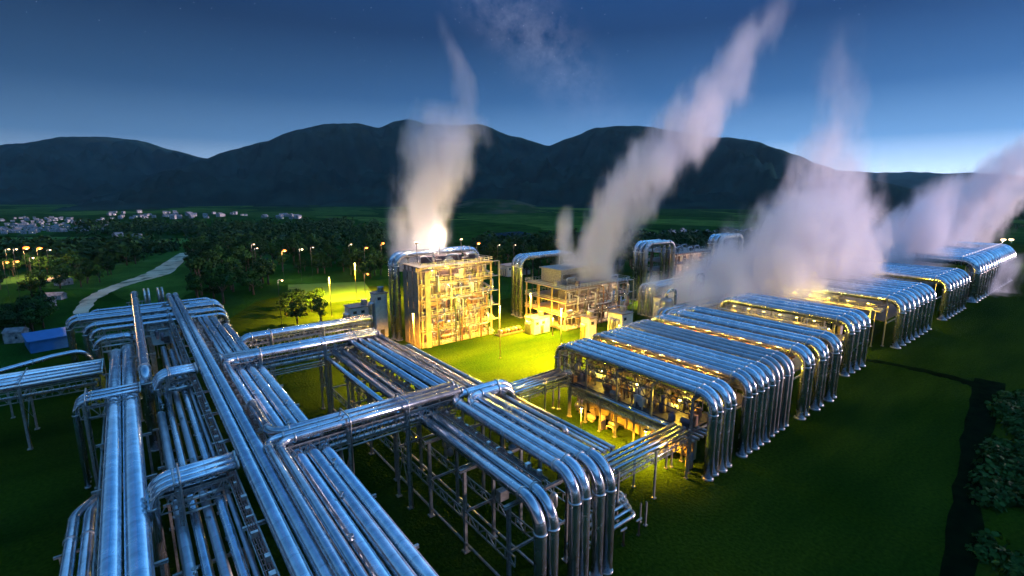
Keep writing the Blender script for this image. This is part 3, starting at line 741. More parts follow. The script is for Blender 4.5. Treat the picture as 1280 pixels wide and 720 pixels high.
# floodlights: pole, head and a real lamp
def flood(label, x, y, h, power, color, mat='lamp_y', head=.55, grp='floodlight masts in the plant'):
    t = thing('floodlight', (x, y, 0), label, 'floodlight', grp)
    m = MB(); m.tube([(x, y, 0), (x, y, h)], .09, 8); m.lathe((x, y, 0), [(.28, 0), (.28, .15), (.12, .2)], 10); m.build('pole', M['dark_steel'], t)
    m = MB(); m.box((x, y, h + .26), (head * 1.1, head * 1.1, .14)); m.build('lamp_hood', M['dark_steel'], t)
    m = MB(); m.lathe((x, y, h), [(head * .1, 0), (head * .35, .03), (head * .42, .12), (head * .3, .18)], 12); m.build('lamp_glass', M[mat], t)
    if 'before the middle of the tall' in label or 'by the low hut' in label: lamp_point('lamp', (x, y, h - .25), power, color, .3)
    else:
        l = bpy.data.lights.new('lamp', 'SPOT'); l.energy = power; l.color = color; l.shadow_soft_size = .3; l.spot_size = R(155); l.spot_blend = .5
        lo = bpy.data.objects.new('lamp', l); col.objects.link(lo); lo.location = (x, y, h - .25)
    return t
LAWNC = (1.0, .46, .02)
FL = [('by the left front corner of the tall beige building', 49, 99, 13, 130000, LAWNC), ('before the middle of the tall beige building', 69, 93, 13, 80000, YEL),
      ('between the tall beige building and the triple loop', 88, 104, 12, 240000, LAWNC), ('on the lit lawn left of the tall beige building', 50, 160, 13, 220000, LAWNC),
      ('on the open lit lawn right of the long middle block', 79, 82, 13, 330000, LAWNC), ('by the low hut before the triple loop', 92.5, 99.5, 5, 14000, YEL),
      ('beside the cabin behind the second hairpin block', 101.5, 83, 5, 12000, YEL), ('in the corner below the thin rack', 55, 52, 5.5, 34000, LAWNC),
      ('beside the slim yellow cabin in the steam', 124, 84, 5, 7000, YEL), ('beside the square cabin in the thick steam', 145, 83, 6, 9000, YEL),
      ('at the foot of the yellow-legged loop', 147, 107, 6, 26000, YEL), ('under the first block of hairpins near its foot', 58.6, 42, 4.4, 26000, LAWNC),
      ('at the far end of the lit lawn before the dark wood', 66, 180, 14, 420000, LAWNC), ('behind the far end of the middle block', 42, 92, 5, 5500, YEL), ('at the far end of the left racks', -4, 126, 5, 3200, YEL)]
for d, x, y, h, p, c in FL: flood('floodlight ' + d, x, y, h, p, c)
for i, (x, y, p) in enumerate(((61, 119.5, 4200), (68, 119.5, 4200), (75, 119.5, 3400))):
    zr = 21.5 if x < 90 else 12.5
    t = thing('roof_floodlight', (x, y, zr), 'warm roof floodlight shining up into the steam above the ' + ('tall beige' if x < 90 else 'lower steaming') + ' building', 'floodlight', 'roof floodlights of the ' + ('tall' if x < 90 else 'lower') + ' building')
    m = MB(); m.tube([(x, y, zr), (x, y, zr + 5)], .1, 8); m.build('pole', M['dark_steel'], t)
    m = MB(); m.box((x, y, zr + 5.25), (.5, .5, .5)); m.build('lamp_body', M['dark_steel'], t)
    m = MB(); m.box((x, y, zr + 5.53), (.4, .4, .06)); m.build('lamp_glass', M['lamp_w'], t)
    lamp_point('roof_lamp', (x, y, zr + 6.2), p, (1, .78, .56), .3)
# interior luminaires of building 1 and 2
for (bx0, bx1, by, fls, fh, pw, b) in ((59, 79, 113.6, 5, 4.2, 420, b1), (100, 126, 102.6, 3, 4.0, 420, b2), (171, 193, 113.6, 4, 4.0, 600, b3)):
    for f in range(fls):
        for k in range(4):
            x = bx0 + (bx1 - bx0) * (k + .5) / 4; z = (f + 1) * fh - .35
            m = MB(); m.box((x, by, z + .12), (1.2, .25, .1)); fx = m.build('luminaire', M['dark_steel'], b)
            m = MB(); m.box((x, by, z + .04), (1.1, .18, .05)); g = m.build('lamp_glass', M['lamp_y'], fx); g.location = -Vector(b['_o'])
            lamp_point('ceiling_lamp', (x, by - .3, z - .1), pw, (1, .60, .36), .2)
# lamps inside hairpin blocks
for i, (x, y, p) in enumerate(((64, 40, 600), (64, 48, 450), (64, 56, 350), (75, 44, 500), (75, 56, 400), (90, 36.5, 900), (113, 40, 900), (113, 55, 300), (127, 42, 700), (143, 42, 3000), (192, 42, 2500))):
    t = thing('bulkhead_lamp', (x, y, 8.6), 'yellow bulkhead lamp glowing under the hairpin pipes', 'lamp', 'bulkhead lamps under the hairpin pipes')
    m = MB(); m.lathe((x, y, 8.6), [(.05, 0), (.2, .05), (.22, .25), (.1, .3)], 10); m.build('lamp_glass', M['lamp_y'], t)
    m = MB(); m.lathe((x, y, 8.92), [(.26, 0), (.26, .08), (.05, .14), (.05, .6)], 10); m.build('lamp_hood', M['dark_steel'], t)
    lamp_point('under_lamp', (x, y, 8.3), p, YEL, .2)

# distant village lights
VL = [(28, 308, 'o', 1.6), (45, 309, 'o', 1.3), (16, 326, 'o', .9), (3, 327, 'o', .9), (352, 312, 'o', 1.5), (374, 311, 'w', 1.0), (347, 350, 'w', 1.0), (455, 309, 'o', 1.2), (476, 303, 'o', 1.3), (596, 303, 'o', 1.4),
      (455, 342, 'o', 1.1), (314, 305, 'w', .7), (318, 310, 'w', .6), (6, 311, 'w', .7), (16, 311, 'w', .6), (58, 312, 'w', .6), (36, 322, 'w', .6), (1254, 298, 'w', 1.4), (1264, 298, 'w', 1.3), (388, 309, 'w', .6), (436, 305, 'w', .6), (1004, 312, 'w', .8), (622, 306, 'w', .5), (642, 306, 'w', .5)]
for i, (px, py, c, s) in enumerate(VL):
    g = at(px, py, 15.0); g.z = 0; d = (g - Vector((0, 0, H))).length; h = 15.0
    t = thing('street_lamp', g, ('orange' if c == 'o' else 'pale') + ' street lamp glowing far off in the dark valley', 'street lamp', ('orange' if c == 'o' else 'pale') + ' lamps in the valley')
    m = MB(); m.tube(polyline_fillet([g, g + Vector((0, 0, h)), g + Vector((1.2, 0, h + .1))], .5, 4), .06, 6); m.build('pole', M['dark_steel'], t)
    r = d / F * 1.45 * s
    m = MB(); m.lathe(g + Vector((1.2, 0, h - r * .6)), [(r * .2, -r * .5), (r * .75, -r * .3), (r, 0), (r * .7, r * .35), (r * .2, r * .5)], 10); m.build('lamp_glass', M['lamp_o' if c == 'o' else 'lamp_w'], t)
    lamp_point('street_light', g + Vector((1.2, 0, h - r * 2)), 5000 * s * s * (d / 350) ** 2, (1, .5, .14) if c == 'o' else (1, .85, .6), .5)

# ================================================================== GROUND
def ground_mat():
    m, nt, b = newmat('valley_grass')
    tc = N(nt, 'ShaderNodeTexCoord')
    big = N(nt, 'ShaderNodeTexVoronoi'); big.inputs['Scale'].default_value = 0.0085; big.inputs['Randomness'].default_value = 1
    mp = N(nt, 'ShaderNodeMapping'); mp.inputs['Rotation'].default_value = (0, 0, .5); mp.inputs['Scale'].default_value = (1, .55, 1)
    wob = N(nt, 'ShaderNodeTexNoise'); wob.inputs['Scale'].default_value = 0.01
    nt.links.new(tc.outputs['Object'], wob.inputs['Vector'])
    add = N(nt, 'ShaderNodeMixRGB', blend_type='ADD'); add.inputs['Fac'].default_value = 1
    sc = N(nt, 'ShaderNodeVectorMath', operation='SCALE'); sc.inputs['Scale'].default_value = 60
    nt.links.new(wob.outputs['Color'], sc.inputs[0]); nt.links.new(tc.outputs['Object'], mp.inputs['Vector'])
    nt.links.new(mp.outputs[0], add.inputs['Color1']); nt.links.new(sc.outputs[0], add.inputs['Color2'])
    nt.links.new(add.outputs[0], big.inputs['Vector'])
    sep = N(nt, 'ShaderNodeSeparateColor'); nt.links.new(big.outputs['Color'], sep.inputs[0])
    fields = ramp(nt, sep.outputs[0], [(0, (.008, .036, .006)), (.3, (.02, .075, .010)), (.55, (.010, .045, .008)), (.8, (.045, .12, .022)), (1, (.07, .15, .03))])
    nz = N(nt, 'ShaderNodeTexNoise'); nz.inputs['Scale'].default_value = .035; nz.inputs['Detail'].default_value = 9; nz.inputs['Roughness'].default_value = .65
    nt.links.new(tc.outputs['Object'], nz.inputs['Vector'])
    mot = ramp(nt, nz.outputs['Fac'], [(.35, (.45, .5, .4)), (.65, (1.25, 1.2, 1.1))])
    mu = N(nt, 'ShaderNodeMixRGB', blend_type='MULTIPLY'); mu.inputs['Fac'].default_value = 1
    nt.links.new(fields.outputs[0], mu.inputs['Color1']); nt.links.new(mot.outputs[0], mu.inputs['Color2'])
    fine = N(nt, 'ShaderNodeTexNoise'); fine.inputs['Scale'].default_value = 1.6; fine.inputs['Detail'].default_value = 8
    nt.links.new(tc.outputs['Object'], fine.inputs['Vector'])
    fr = ramp(nt, fine.outputs['Fac'], [(.3, (.6, .6, .6)), (.7, (1.2, 1.2, 1.2))])
    m3 = N(nt, 'ShaderNodeMixRGB', blend_type='MULTIPLY'); m3.inputs['Fac'].default_value = 1
    nt.links.new(mu.outputs[0], m3.inputs['Color1']); nt.links.new(fr.outputs[0], m3.inputs['Color2'])
    nt.links.new(m3.outputs[0], b.inputs['Base Color']); b.inputs['Roughness'].default_value = .9
    b.inputs['Specular IOR Level'].default_value = .0
    bp = N(nt, 'ShaderNodeBump'); bp.inputs['Strength'].default_value = .8; bp.inputs['Distance'].default_value = .4
    nt.links.new(fine.outputs['Fac'], bp.inputs['Height']); nt.links.new(bp.outputs[0], b.inputs['Normal'])
    return m
M['ground'] = ground_mat()
def lawn_mat():
    m, nt, b = newmat('plant_lawn')
    tc = N(nt, 'ShaderNodeTexCoord')
    mp = N(nt, 'ShaderNodeMapping'); mp.inputs['Rotation'].default_value = (0, 0, .9); mp.inputs['Scale'].default_value = (.25, 1, 1)
    nt.links.new(tc.outputs['Object'], mp.inputs[0])
    n1 = N(nt, 'ShaderNodeTexNoise'); n1.inputs['Scale'].default_value = .12; n1.inputs['Detail'].default_value = 7
    nt.links.new(mp.outputs[0], n1.inputs['Vector'])
    n2 = N(nt, 'ShaderNodeTexNoise'); n2.inputs['Scale'].default_value = 2.2; n2.inputs['Detail'].default_value = 8; nt.links.new(tc.outputs['Object'], n2.inputs['Vector'])
    r1 = ramp(nt, n1.outputs['Fac'], [(.30, (.009, .028, .002)), (.68, (.032, .060, .004))])
    r2 = ramp(nt, n2.outputs['Fac'], [(.3, (.6, .6, .6)), (.7, (1.25, 1.2, 1.1))])
    mu = N(nt, 'ShaderNodeMixRGB', blend_type='MULTIPLY'); mu.inputs['Fac'].default_value = 1
    nt.links.new(r1.outputs[0], mu.inputs['Color1']); nt.links.new(r2.outputs[0], mu.inputs['Color2'])
    nt.links.new(mu.outputs[0], b.inputs['Base Color']); b.inputs['Roughness'].default_value = .9; b.inputs['Specular IOR Level'].default_value = .0
    bp = N(nt, 'ShaderNodeBump'); bp.inputs['Strength'].default_value = .8; bp.inputs['Distance'].default_value = .3
    nt.links.new(n2.outputs['Fac'], bp.inputs['Height']); nt.links.new(bp.outputs[0], b.inputs['Normal'])
    return m
M['lawn'] = lawn_mat()

def sheet(name, pts, z, mat, kind='structure'):
    me = bpy.data.meshes.new(name); bm = bmesh.new()
    vs = [bm.verts.new((p[0], p[1], z)) for p in pts]
    f = bm.faces.new(vs)
    if f.normal.z < 0: f.normal_flip()
    bmesh.ops.triangulate(bm, faces=[f]); bm.normal_update()
    for q in bm.faces:
        if q.normal.z < 0: q.normal_flip()
    bm.to_mesh(me); bm.free(); me.materials.append(mat)
    o = bpy.data.objects.new(name, me); col.objects.link(o); o['kind'] = kind
    return o
S = 14000
sheet('ground', [(-S, -S), (S, -S), (S, S), (-S, S)], 0, M['ground'])
sheet('lawn', [(-25, -10), (60, -60), (320, -90), (560, -60), (560, 150), (180, 160), (100, 145), (90, 200), (60, 215), (35, 200), (20, 172), (-20, 165), (-26, 60)], .012, M['lawn'])

def strip(name, line, widths, z, mat, jag=0.0, seed=1):
    rr = random.Random(seed); L = [Vector((p[0], p[1], 0)) for p in line]
    fine = []; wf = []
    for i in range(len(L) - 1):
        for k in range(6):
            t = k / 6; fine.append(L[i].lerp(L[i + 1], t)); wf.append(widths[i] * (1 - t) + widths[i + 1] * t)
    fine.append(L[-1]); wf.append(widths[-1])
    for _ in range(3): fine = [fine[0]] + [(fine[i - 1] + fine[i] * 2 + fine[i + 1]) / 4 for i in range(1, len(fine) - 1)] + [fine[-1]]
    m = MB()
    for i, p in enumerate(fine):
        d = (fine[min(i + 1, len(fine) - 1)] - fine[max(i - 1, 0)]).normalized(); s = Vector((-d.y, d.x, 0))
        a = p + s * (wf[i] / 2 + rr.uniform(-jag, jag)); b = p - s * (wf[i] / 2 + rr.uniform(-jag, jag))
        m.v += [(a.x, a.y, z), (b.x, b.y, z)]
        if i: m.face([2 * i - 2, 2 * i - 1, 2 * i + 1, 2 * i])
    o = m.build(name, mat); o['kind'] = 'structure'; return o
M['dirt'] = noise_mat('pale_dirt', (.42, .33, .22), (.62, .50, .34), .06, .95, c3=(.12, .13, .08), scale2=.15, bump=.3)
rd = [at(100, 392), at(112, 374), at(140, 360), at(165, 352), at(196, 343), at(212, 332), at(232, 316)]
strip('dirt_road', rd, [4, 5, 6.5, 8, 12, 10, 7], .03, M['dirt'], .5)
0 and strip('track', [at(322, 385), at(333, 372), at(345, 358)], [1.6, 1.8, 2], .03, M['dirt'], .2, 2)
strip('track', [at(60, 352), at(75, 340), at(88, 330)], [3, 2.5, 3], .03, M['dirt'], 1.0, 3)
M['ditch'] = noise_mat('dark_wet_soil', (.0015, .004, .001), (.004, .010, .003), .5, .95)
for q in ('ditch',): M[q].node_tree.nodes['Principled BSDF'].inputs['Specular IOR Level'].default_value = 0
strip('ditch', [at(1060, 446), at(1130, 458), at(1190, 472), at(1222, 482), at(1240, 490)], [2.0, 2.6, 3.2, 3.4, 2], .03, M['ditch'], .5, 4)
strip('ditch', [at(1238, 476), at(1226, 520), at(1212, 600), at(1200, 720), at(1190, 800)], [4.6, 4, 3.2, 2.6, 2.4], .034, M['ditch'], .3, 5)
M['field'] = noise_mat('bright_field', (.035, .11, .014), (.08, .19, .03), .02, .9, c3=(.05, .09, .03), scale2=.08)
M['water'] = noise_mat('pond_water', (.01, .03, .06), (.015, .04, .08), 2, .08)
for i, q in enumerate([[(0, 297), (120, 296), (90, 305), (0, 306)], [(150, 300), (290, 296), (260, 303), (140, 306)], [(60, 330), (150, 322), (190, 326), (80, 340)], [(0, 346), (60, 340), (90, 346), (0, 356)],
                       [(360, 356), (455, 352), (470, 372), (360, 384)], [(790, 300), (860, 296), (870, 302), (800, 306)]]):
    sheet('field', [at(*p) for p in q], .02, M['field'])
sheet('pond', [at(600, 300), at(612, 292), at(650, 289), at(668, 293), at(664, 302), at(630, 304)], .03, M['water'])

for q in ('field', 'dirt', 'leaf', 'leaf2'): M[q].node_tree.nodes['Principled BSDF'].inputs['Specular IOR Level'].default_value = .05
# ---- mountains
def ridge_at(prof, x):
    if x <= prof[0][0]: return prof[0][1]
    for (a, b), (c, d) in zip(prof, prof[1:]):
        if a <= x <= c:
            t = (x - a) / (c - a); t = t * t * (3 - 2 * t) * .5 + t * .5
            return b + (d - b) * t
    return prof[-1][1]
M['mountain'] = noise_mat('forest_slope', (.002, .010, .009), (.013, .036, .031), .006, .95, c3=(.010, .018, .014), scale2=.009, detail=10)
M['foothill'] = noise_mat('grassy_slope', (.006, .024, .008), (.018, .050, .014), .006, .95, c3=(.05, .06, .035), scale2=.012, detail=10)
for q in ('mountain', 'foothill'): M[q].node_tree.nodes['Principled BSDF'].inputs['Specular IOR Level'].default_value = 0
def mountain(name, prof, d0, d1, mat, x0, x1, seed, amp, floor=0.0, nx=260, ny=42, back=2500):
    """a terrain tongue: foot at distance d0, crest at distance d1, then falling away behind"""
    m = MB(); W = nx + 1
    for j in range(ny + 9):
        for i in range(W):
            px = x0 + (x1 - x0) * i / nx
            g = at(px, 300); dirv = Vector((g.x, g.y, 0)).normalized()
            fwd = dirv.dot(Vector((math.sin(A), math.cos(A), 0)))
            py = ridge_at(prof, px)
            # crest height at this azimuth for range d1
            cy = (360 - py) / F; cx = (px - 640) / F
            fw = math.cos(P) + cy * math.sin(P); up = -math.sin(P) + cy * math.cos(P)
            hor = math.hypot(fw, cx); crest = H + d1 * up / hor
            if j <= ny:
                t = j / ny; d = d0 + (d1 - d0) * t; s = t * t * (3 - 2 * t); s = .55 * s + .45 * t ** 1.5
            else:
                t = 1 + (j - ny) / 8; d = d1 + back * (t - 1); s = max(0, 1 - (t - 1)) ** 1.1
            p = dirv * d
            q = Vector((p.x / 620, p.y / 620, seed))
            rdg = 1 - abs(noise.fractal(q, .9, 2.1, 6)) * 1.8
            gul = 1 - abs(noise.fractal(q * 3.1, .9, 2.0, 5)) * 1.6
            env = (1 - abs(2 * min(t, 1) - 1) ** 1.5) if j <= ny else (t - 1) * .1
            z = floor - 3 + (crest - floor + 3) * s + (rdg - .55) * amp * env + (gul - .5) * amp * .4 * env
            if j == 0: z = floor - 6
            if .9 < t < 1.05: z += noise.noise(Vector((px / 9.0, seed, t))) * 4 * (d1 / 3500)
            cap = H + (crest - H) * d / d1
            if z > cap - 4 and j < ny: z = cap - 4 - (z - cap + 4) * .3
            m.v.append((p.x, p.y, z))
    for j in range(ny + 8):
        for i in range(nx):
            a = j * W + i; m.face([a, a + 1, a + W + 1, a + W], True)
    o = m.build(name, mat); o['kind'] = 'structure'; return o
profL = [(-500, 190), (-200, 178), (0, 184), (50, 180), (100, 172), (150, 172), (190, 176), (230, 188), (267, 198), (300, 205), (420, 225), (560, 240)]
profC = [(60, 262), (150, 240), (220, 212), (267, 199), (300, 188), (340, 178), (380, 163), (420, 155), (455, 154), (480, 160), (500, 152), (515, 149), (540, 155), (570, 157), (600, 155), (640, 170), (685, 182), (730, 200), (830, 232)]
profR = [(560, 235), (640, 200), (685, 182), (710, 172), (740, 160), (770, 157), (800, 158), (840, 165), (870, 172), (900, 172), (930, 176), (960, 186), (990, 196), (1010, 205), (1060, 222), (1150, 238)]
profF = [(880, 222), (1010, 212), (1050, 214), (1090, 216), (1130, 215), (1170, 217), (1200, 216), (1240, 218), (1280, 222), (1400, 214), (1800, 205)]
mountain('mountain_range', profF, 4200, 7200, M['mountain'], 820, 1900, 3.3, 40)
mountain('mountain_range', profL, 2300, 5200, M['mountain'], -600, 560, 1.1, 170)
mountain('mountain_range', profC, 1500, 3600, M['mountain'], 60, 830, 7.7, 170)
mountain('mountain_range', profR, 1300, 3300, M['mountain'], 560, 1150, 5.2, 150)
profH = [(520, 262), (560, 256), (600, 248), (640, 250), (690, 262), (740, 268), (800, 272)]
mountain('foothill', profH, 900, 1500, M['foothill'], 500, 820, 9.2, 22, nx=140, ny=26, back=500)
profH2 = [(820, 276), (860, 270), (910, 262), (960, 258), (1000, 262), (1060, 266)]
mountain('foothill', profH2, 900, 1500, M['foothill'], 800, 1080, 4.2, 16, nx=110, ny=24, back=500)

# ================================================================== TREES
def blob_leaves(m, c, rx, rz, n, size, rr):
    for _ in range(n):
        while True:
            v = Vector((rr.uniform(-1, 1), rr.uniform(-1, 1), rr.uniform(-1, 1)))
            if .25 < v.length < 1: break
        p = c + Vector((v.x * rx, v.y * rx, v.z * rz))
        nrm = (v + Vector((rr.uniform(-.6, .6), rr.uniform(-.6, .6), rr.uniform(-.2, .9)))).normalized()
        a = nrm.orthogonal().normalized(); a = Matrix.Rotation(rr.uniform(0, 6.28), 3, nrm) @ a; b = nrm.cross(a)
        s = size * rr.uniform(.6, 1.3); k = len(m.v)
        for t in range(5):
            q = 2 * PI * t / 5; m.v.append(tuple(p + (a * math.cos(q) + b * math.sin(q)) * s * rr.uniform(.7, 1.1) + nrm * rr.uniform(-.15, .15) * s))
        m.face([k, k + 1, k + 2, k + 3, k + 4])
def tree_proto(seed, h, mat):
    rr = random.Random(seed); root = bpy.data.objects.new('broadleaf_tree', None); col.objects.link(root); root['_o'] = [0, 0, 0]
    tag(root, 'x', 'tree')
    m = MB(); m.tube([(0, 0, -.2), (.1, .05, h * .3), (0, .1, h * .6)], .3, 7, radii=[h * .035, h * .026, h * .012])
    lobes = []
    for k in range(9):
        a = rr.uniform(0, 6.28); r = rr.uniform(.05, .27) * h; z = h * rr.uniform(.38, .85); lobes.append(Vector((r * math.cos(a), r * math.sin(a), z)))
    lobes.append(Vector((0, 0, h * .88)))
    for l in lobes[:6]: m.tube([(0, 0, h * .28), tuple(l * .6 + Vector((0, 0, h * .12))), tuple(l)], .1, 5, radii=[h * .016, h * .010, h * .004])
    m.build('trunk', M['bark'], root)
    m = MB()
    for l in lobes: blob_leaves(m, l, h * rr.uniform(.13, .21), h * rr.uniform(.10, .15), 75, h * .035, rr)
    m.build('crown', M[mat], root)
    return root
protos = [tree_proto(i, 9.0, 'leaf' if i % 3 else 'leaf2') for i in range(6)]
index_kids()
used = set()
def place_tree(p, s, label, group):
    k = random.randrange(6)
    if k not in used: o = protos[k]; used.add(k)
    else: o = copy_tree(protos[k])
    o.location = (p.x, p.y, 0); o.scale = (s, s, s * random.uniform(.85, 1.15)); o.rotation_euler.z = random.uniform(0, 6.28)
    o['label'] = label; o['group'] = group
def inpoly(p, poly):
    c = False; j = len(poly) - 1
    for i in range(len(poly)):
        a, b = poly[i], poly[j]
        if (a[1] > p[1]) != (b[1] > p[1]) and p[0] < (b[0] - a[0]) * (p[1] - a[1]) / (b[1] - a[1]) + a[0]: c = not c
        j = i
    return c
def road_dist(p): return min((Vector((p.x, p.y)) - Vector((q.x, q.y))).length for q in [rd[i].lerp(rd[i + 1], k / 4) for i in range(len(rd) - 1) for k in range(5)])
def wood(poly, n, smin, smax, label, group, seed):
    rr = random.Random(seed); xs = [p[0] for p in poly]; ys = [p[1] for p in poly]; W = [at(*p) for p in poly]
    pw = [(q.x, q.y) for q in W]; x0, x1 = min(q[0] for q in pw), max(q[0] for q in pw); y0, y1 = min(q[1] for q in pw), max(q[1] for q in pw)
    c = 0; g = 0
    while c < n and g < n * 60:
        g += 1; p = Vector((rr.uniform(x0, x1), rr.uniform(y0, y1), 0))
        if not inpoly(p, pw) or road_dist(p) < 12: continue
        place_tree(p, rr.uniform(smin, smax), label, group); c += 1
wood([(240, 372), (225, 345), (250, 322), (320, 318), (420, 320), (420, 342), (345, 352), (325, 372), (300, 392)], 80, .8, 1.6, 'dark broadleaf tree in the wood right of the dirt road', 'trees of the wood right of the dirt road', 1)
wood([(0, 345), (60, 330), (130, 325), (185, 328), (150, 345), (110, 360), (70, 378), (0, 372)], 34, .8, 1.3, 'dark broadleaf tree in the wood left of the dirt road', 'trees left of the dirt road', 2)
wood([(350, 405), (355, 388), (372, 380), (400, 385), (412, 400), (385, 412)], 9, .6, 1.0, 'dark tree standing before the lit lawn', 'trees before the lit lawn', 3)
wood([(420, 330), (480, 322), (480, 350), (430, 350)], 16, .9, 1.4, 'tree behind the lit lawn by the tall beige building', 'trees behind the lit lawn', 4)
wood([(600, 322), (700, 318), (800, 316), (800, 345), (700, 350), (625, 345)], 52, .9, 1.6, 'tree in the dark belt behind the process buildings', 'trees in the belt behind the buildings', 5)
wood([(0, 400), (60, 380), (75, 400), (50, 425), (0, 430)], 14, .7, 1.1, 'dark tree near the left edge below the fields', 'trees at the left edge', 6)
# far woods as masses
def mass(name, polys, n, size, seed, label):
    rr = random.Random(seed); m = MB()
    for poly in polys:
        W = [at(*p) for p in poly]; pw = [(q.x, q.y) for q in W]
        x0, x1 = min(q[0] for q in pw), max(q[0] for q in pw); y0, y1 = min(q[1] for q in pw), max(q[1] for q in pw)
        c = g = 0
        while c < n and g < n * 80:
            g += 1; p = Vector((rr.uniform(x0, x1), rr.uniform(y0, y1), 0))
            if not inpoly(p, pw) or road_dist(p) < 16: continue
            c += 1; s = size * rr.uniform(.6, 1.4)
            blob_leaves(m, Vector((p.x, p.y, s * .7)), s * 1.5, s * .8, 60, s * .2, rr)
    o = m.build(name, M['leaf']); tag(o, label, 'wood', kind='stuff'); return o
mass('far_woods', [[(0, 312), (160, 308), (230, 314), (190, 326), (0, 340)], [(240, 302), (300, 290), (480, 290), (480, 316), (420, 318), (245, 320)], [(600, 306), (800, 300), (800, 316), (600, 322)],
                   [(100, 282), (480, 279), (480, 290), (240, 296), (80, 293)], [(800, 300), (1000, 296), (1010, 312), (800, 314)], [(1000, 268), (1280, 262), (1280, 290), (1000, 300)]], 150, 5.5, 9, 'dark far woods and hedgerows between the fields below the mountains')
def shrubs(name, poly, n, size, seed, label, mat):
    rr = random.Random(seed); m = MB(); W = [at(*p) for p in poly]; pw = [(q.x, q.y) for q in W]
    x0, x1 = min(q[0] for q in pw), max(q[0] for q in pw); y0, y1 = min(q[1] for q in pw), max(q[1] for q in pw); c = g = 0
    while c < n and g < n * 80:
        g += 1; p = Vector((rr.uniform(x0, x1), rr.uniform(y0, y1), 0))
        if not inpoly(p, pw): continue
        if noise.noise(p * .12) < -.15: continue
        c += 1; s = size * rr.uniform(.5, 1.3); blob_leaves(m, Vector((p.x, p.y, s * .4)), s, s * .55, 34, s * .2, rr)
    o = m.build(name, M[mat]); tag(o, label, 'shrubs', kind='stuff'); return o
shrubs('shrub_cover', [(1245, 500), (1330, 480), (1420, 760), (1215, 760), (1222, 640)], 420, 1.5, 5, 'low green scrub along the right edge beyond the ditch', 'leaf2')

# ================================================================== HOUSES
def house_proto(seed, w, d, h):
    rr = random.Random(seed); root = bpy.data.objects.new('house', None); col.objects.link(root); root['_o'] = [0, 0, 0]; tag(root, 'x', 'house')
    m = MB(); m.box((0, 0, h / 2), (w, d, h)); m.build('wall', M['wall'], root)
    m = MB(); b = 0; e = .4
    m.v += [(-w / 2 - e, -d / 2 - e, h), (w / 2 + e, -d / 2 - e, h), (w / 2 + e, d / 2 + e, h), (-w / 2 - e, d / 2 + e, h), (-w / 2 - e, 0, h + d * .3), (w / 2 + e, 0, h + d * .3)]
    for f in ([0, 1, 5, 4], [2, 3, 4, 5], [0, 4, 3], [1, 2, 5], [0, 3, 2, 1]): m.face(f)
    m.build('roof', M['roof'], root)
    m = MB(); m.box((w * .2, -d / 2 - .03, h * .5), (1.1, .08, 1.2)); m.build('window', M['star_win' if seed % 3 == 0 else 'glass'], root)
    return root
hp = [house_proto(i, 7 + i, 6 + (i % 3), 3.5 + (i % 2) * 2.5) for i in range(6)]
index_kids(); hused = set()
def place_house(p, s, label, group):
    k = random.randrange(6)
    if k not in hused: o = hp[k]; hused.add(k)
    else: o = copy_tree(hp[k])
    o.location = p; o.scale = (s, s, s); o.rotation_euler.z = random.uniform(-1, 1); o['label'] = label; o['group'] = group
def town(poly, n, label, group, seed, s=1.0, zf=None):
    rr = random.Random(seed); x0 = min(p[0] for p in poly); x1 = max(p[0] for p in poly); y0 = min(p[1] for p in poly); y1 = max(p[1] for p in poly); c = g = 0
    while c < n and g < 20000:
        g += 1; q = (rr.uniform(x0, x1), rr.uniform(y0, y1))
        if not inpoly(q, poly): continue
        p = at(*q); place_house(p, s * rr.uniform(.7, 1.2), label, group); c += 1
town([(0, 273), (60, 271), (135, 275), (130, 289), (60, 292), (0, 293)], 150, 'small pale house in the dense far town at the left', 'houses of the far town at the left', 1, .42)
town([(130, 265.5), (375, 269), (375, 274), (130, 274)], 60, 'tiny pale house in the thin row below the left mountains', 'houses in the row below the mountains', 2, .75)
town([(800, 300), (830, 289), (940, 288), (960, 298), (860, 304)], 70, 'small pale house in the hillside village behind the plant', 'houses of the village behind the plant', 3, .55)
town([(140, 296), (175, 296), (175, 300), (140, 300)], 6, 'lone farm house between fields at the left', 'farm houses between the left fields', 4, .6)
for (px, py, lab) in ((80, 356, 'pale shed beside the dark wood left of the dirt road'), (22, 427, 'pale small shed at the left edge above the pipe bridge'), (70, 374, 'pale low shed lower down left of the dirt road'), (58, 383, 'small shed between the two left sheds'), (316, 290, 'pale farm house under the mountains, left of the centre'), (352, 286, 'pale farm house beyond the orange valley lamp')):
    place_house(at(px, py), .5, lab, 'farm sheds')
t = thing('open_shed', at(62, 432), 'bright blue flat-roofed shed behind the curved pipe at the left', 'shed')
c = at(62, 432); m = MB(); m.box((c.x, c.y, 3.1), (9, 12, .25), .2); m.build('roof', M['bluetarp'], t)
m = MB(); m.box((c.x, c.y, 1.5), (8.4, 11.2, 2.95), .2); m.build('wall', M['bluetarp'], t)

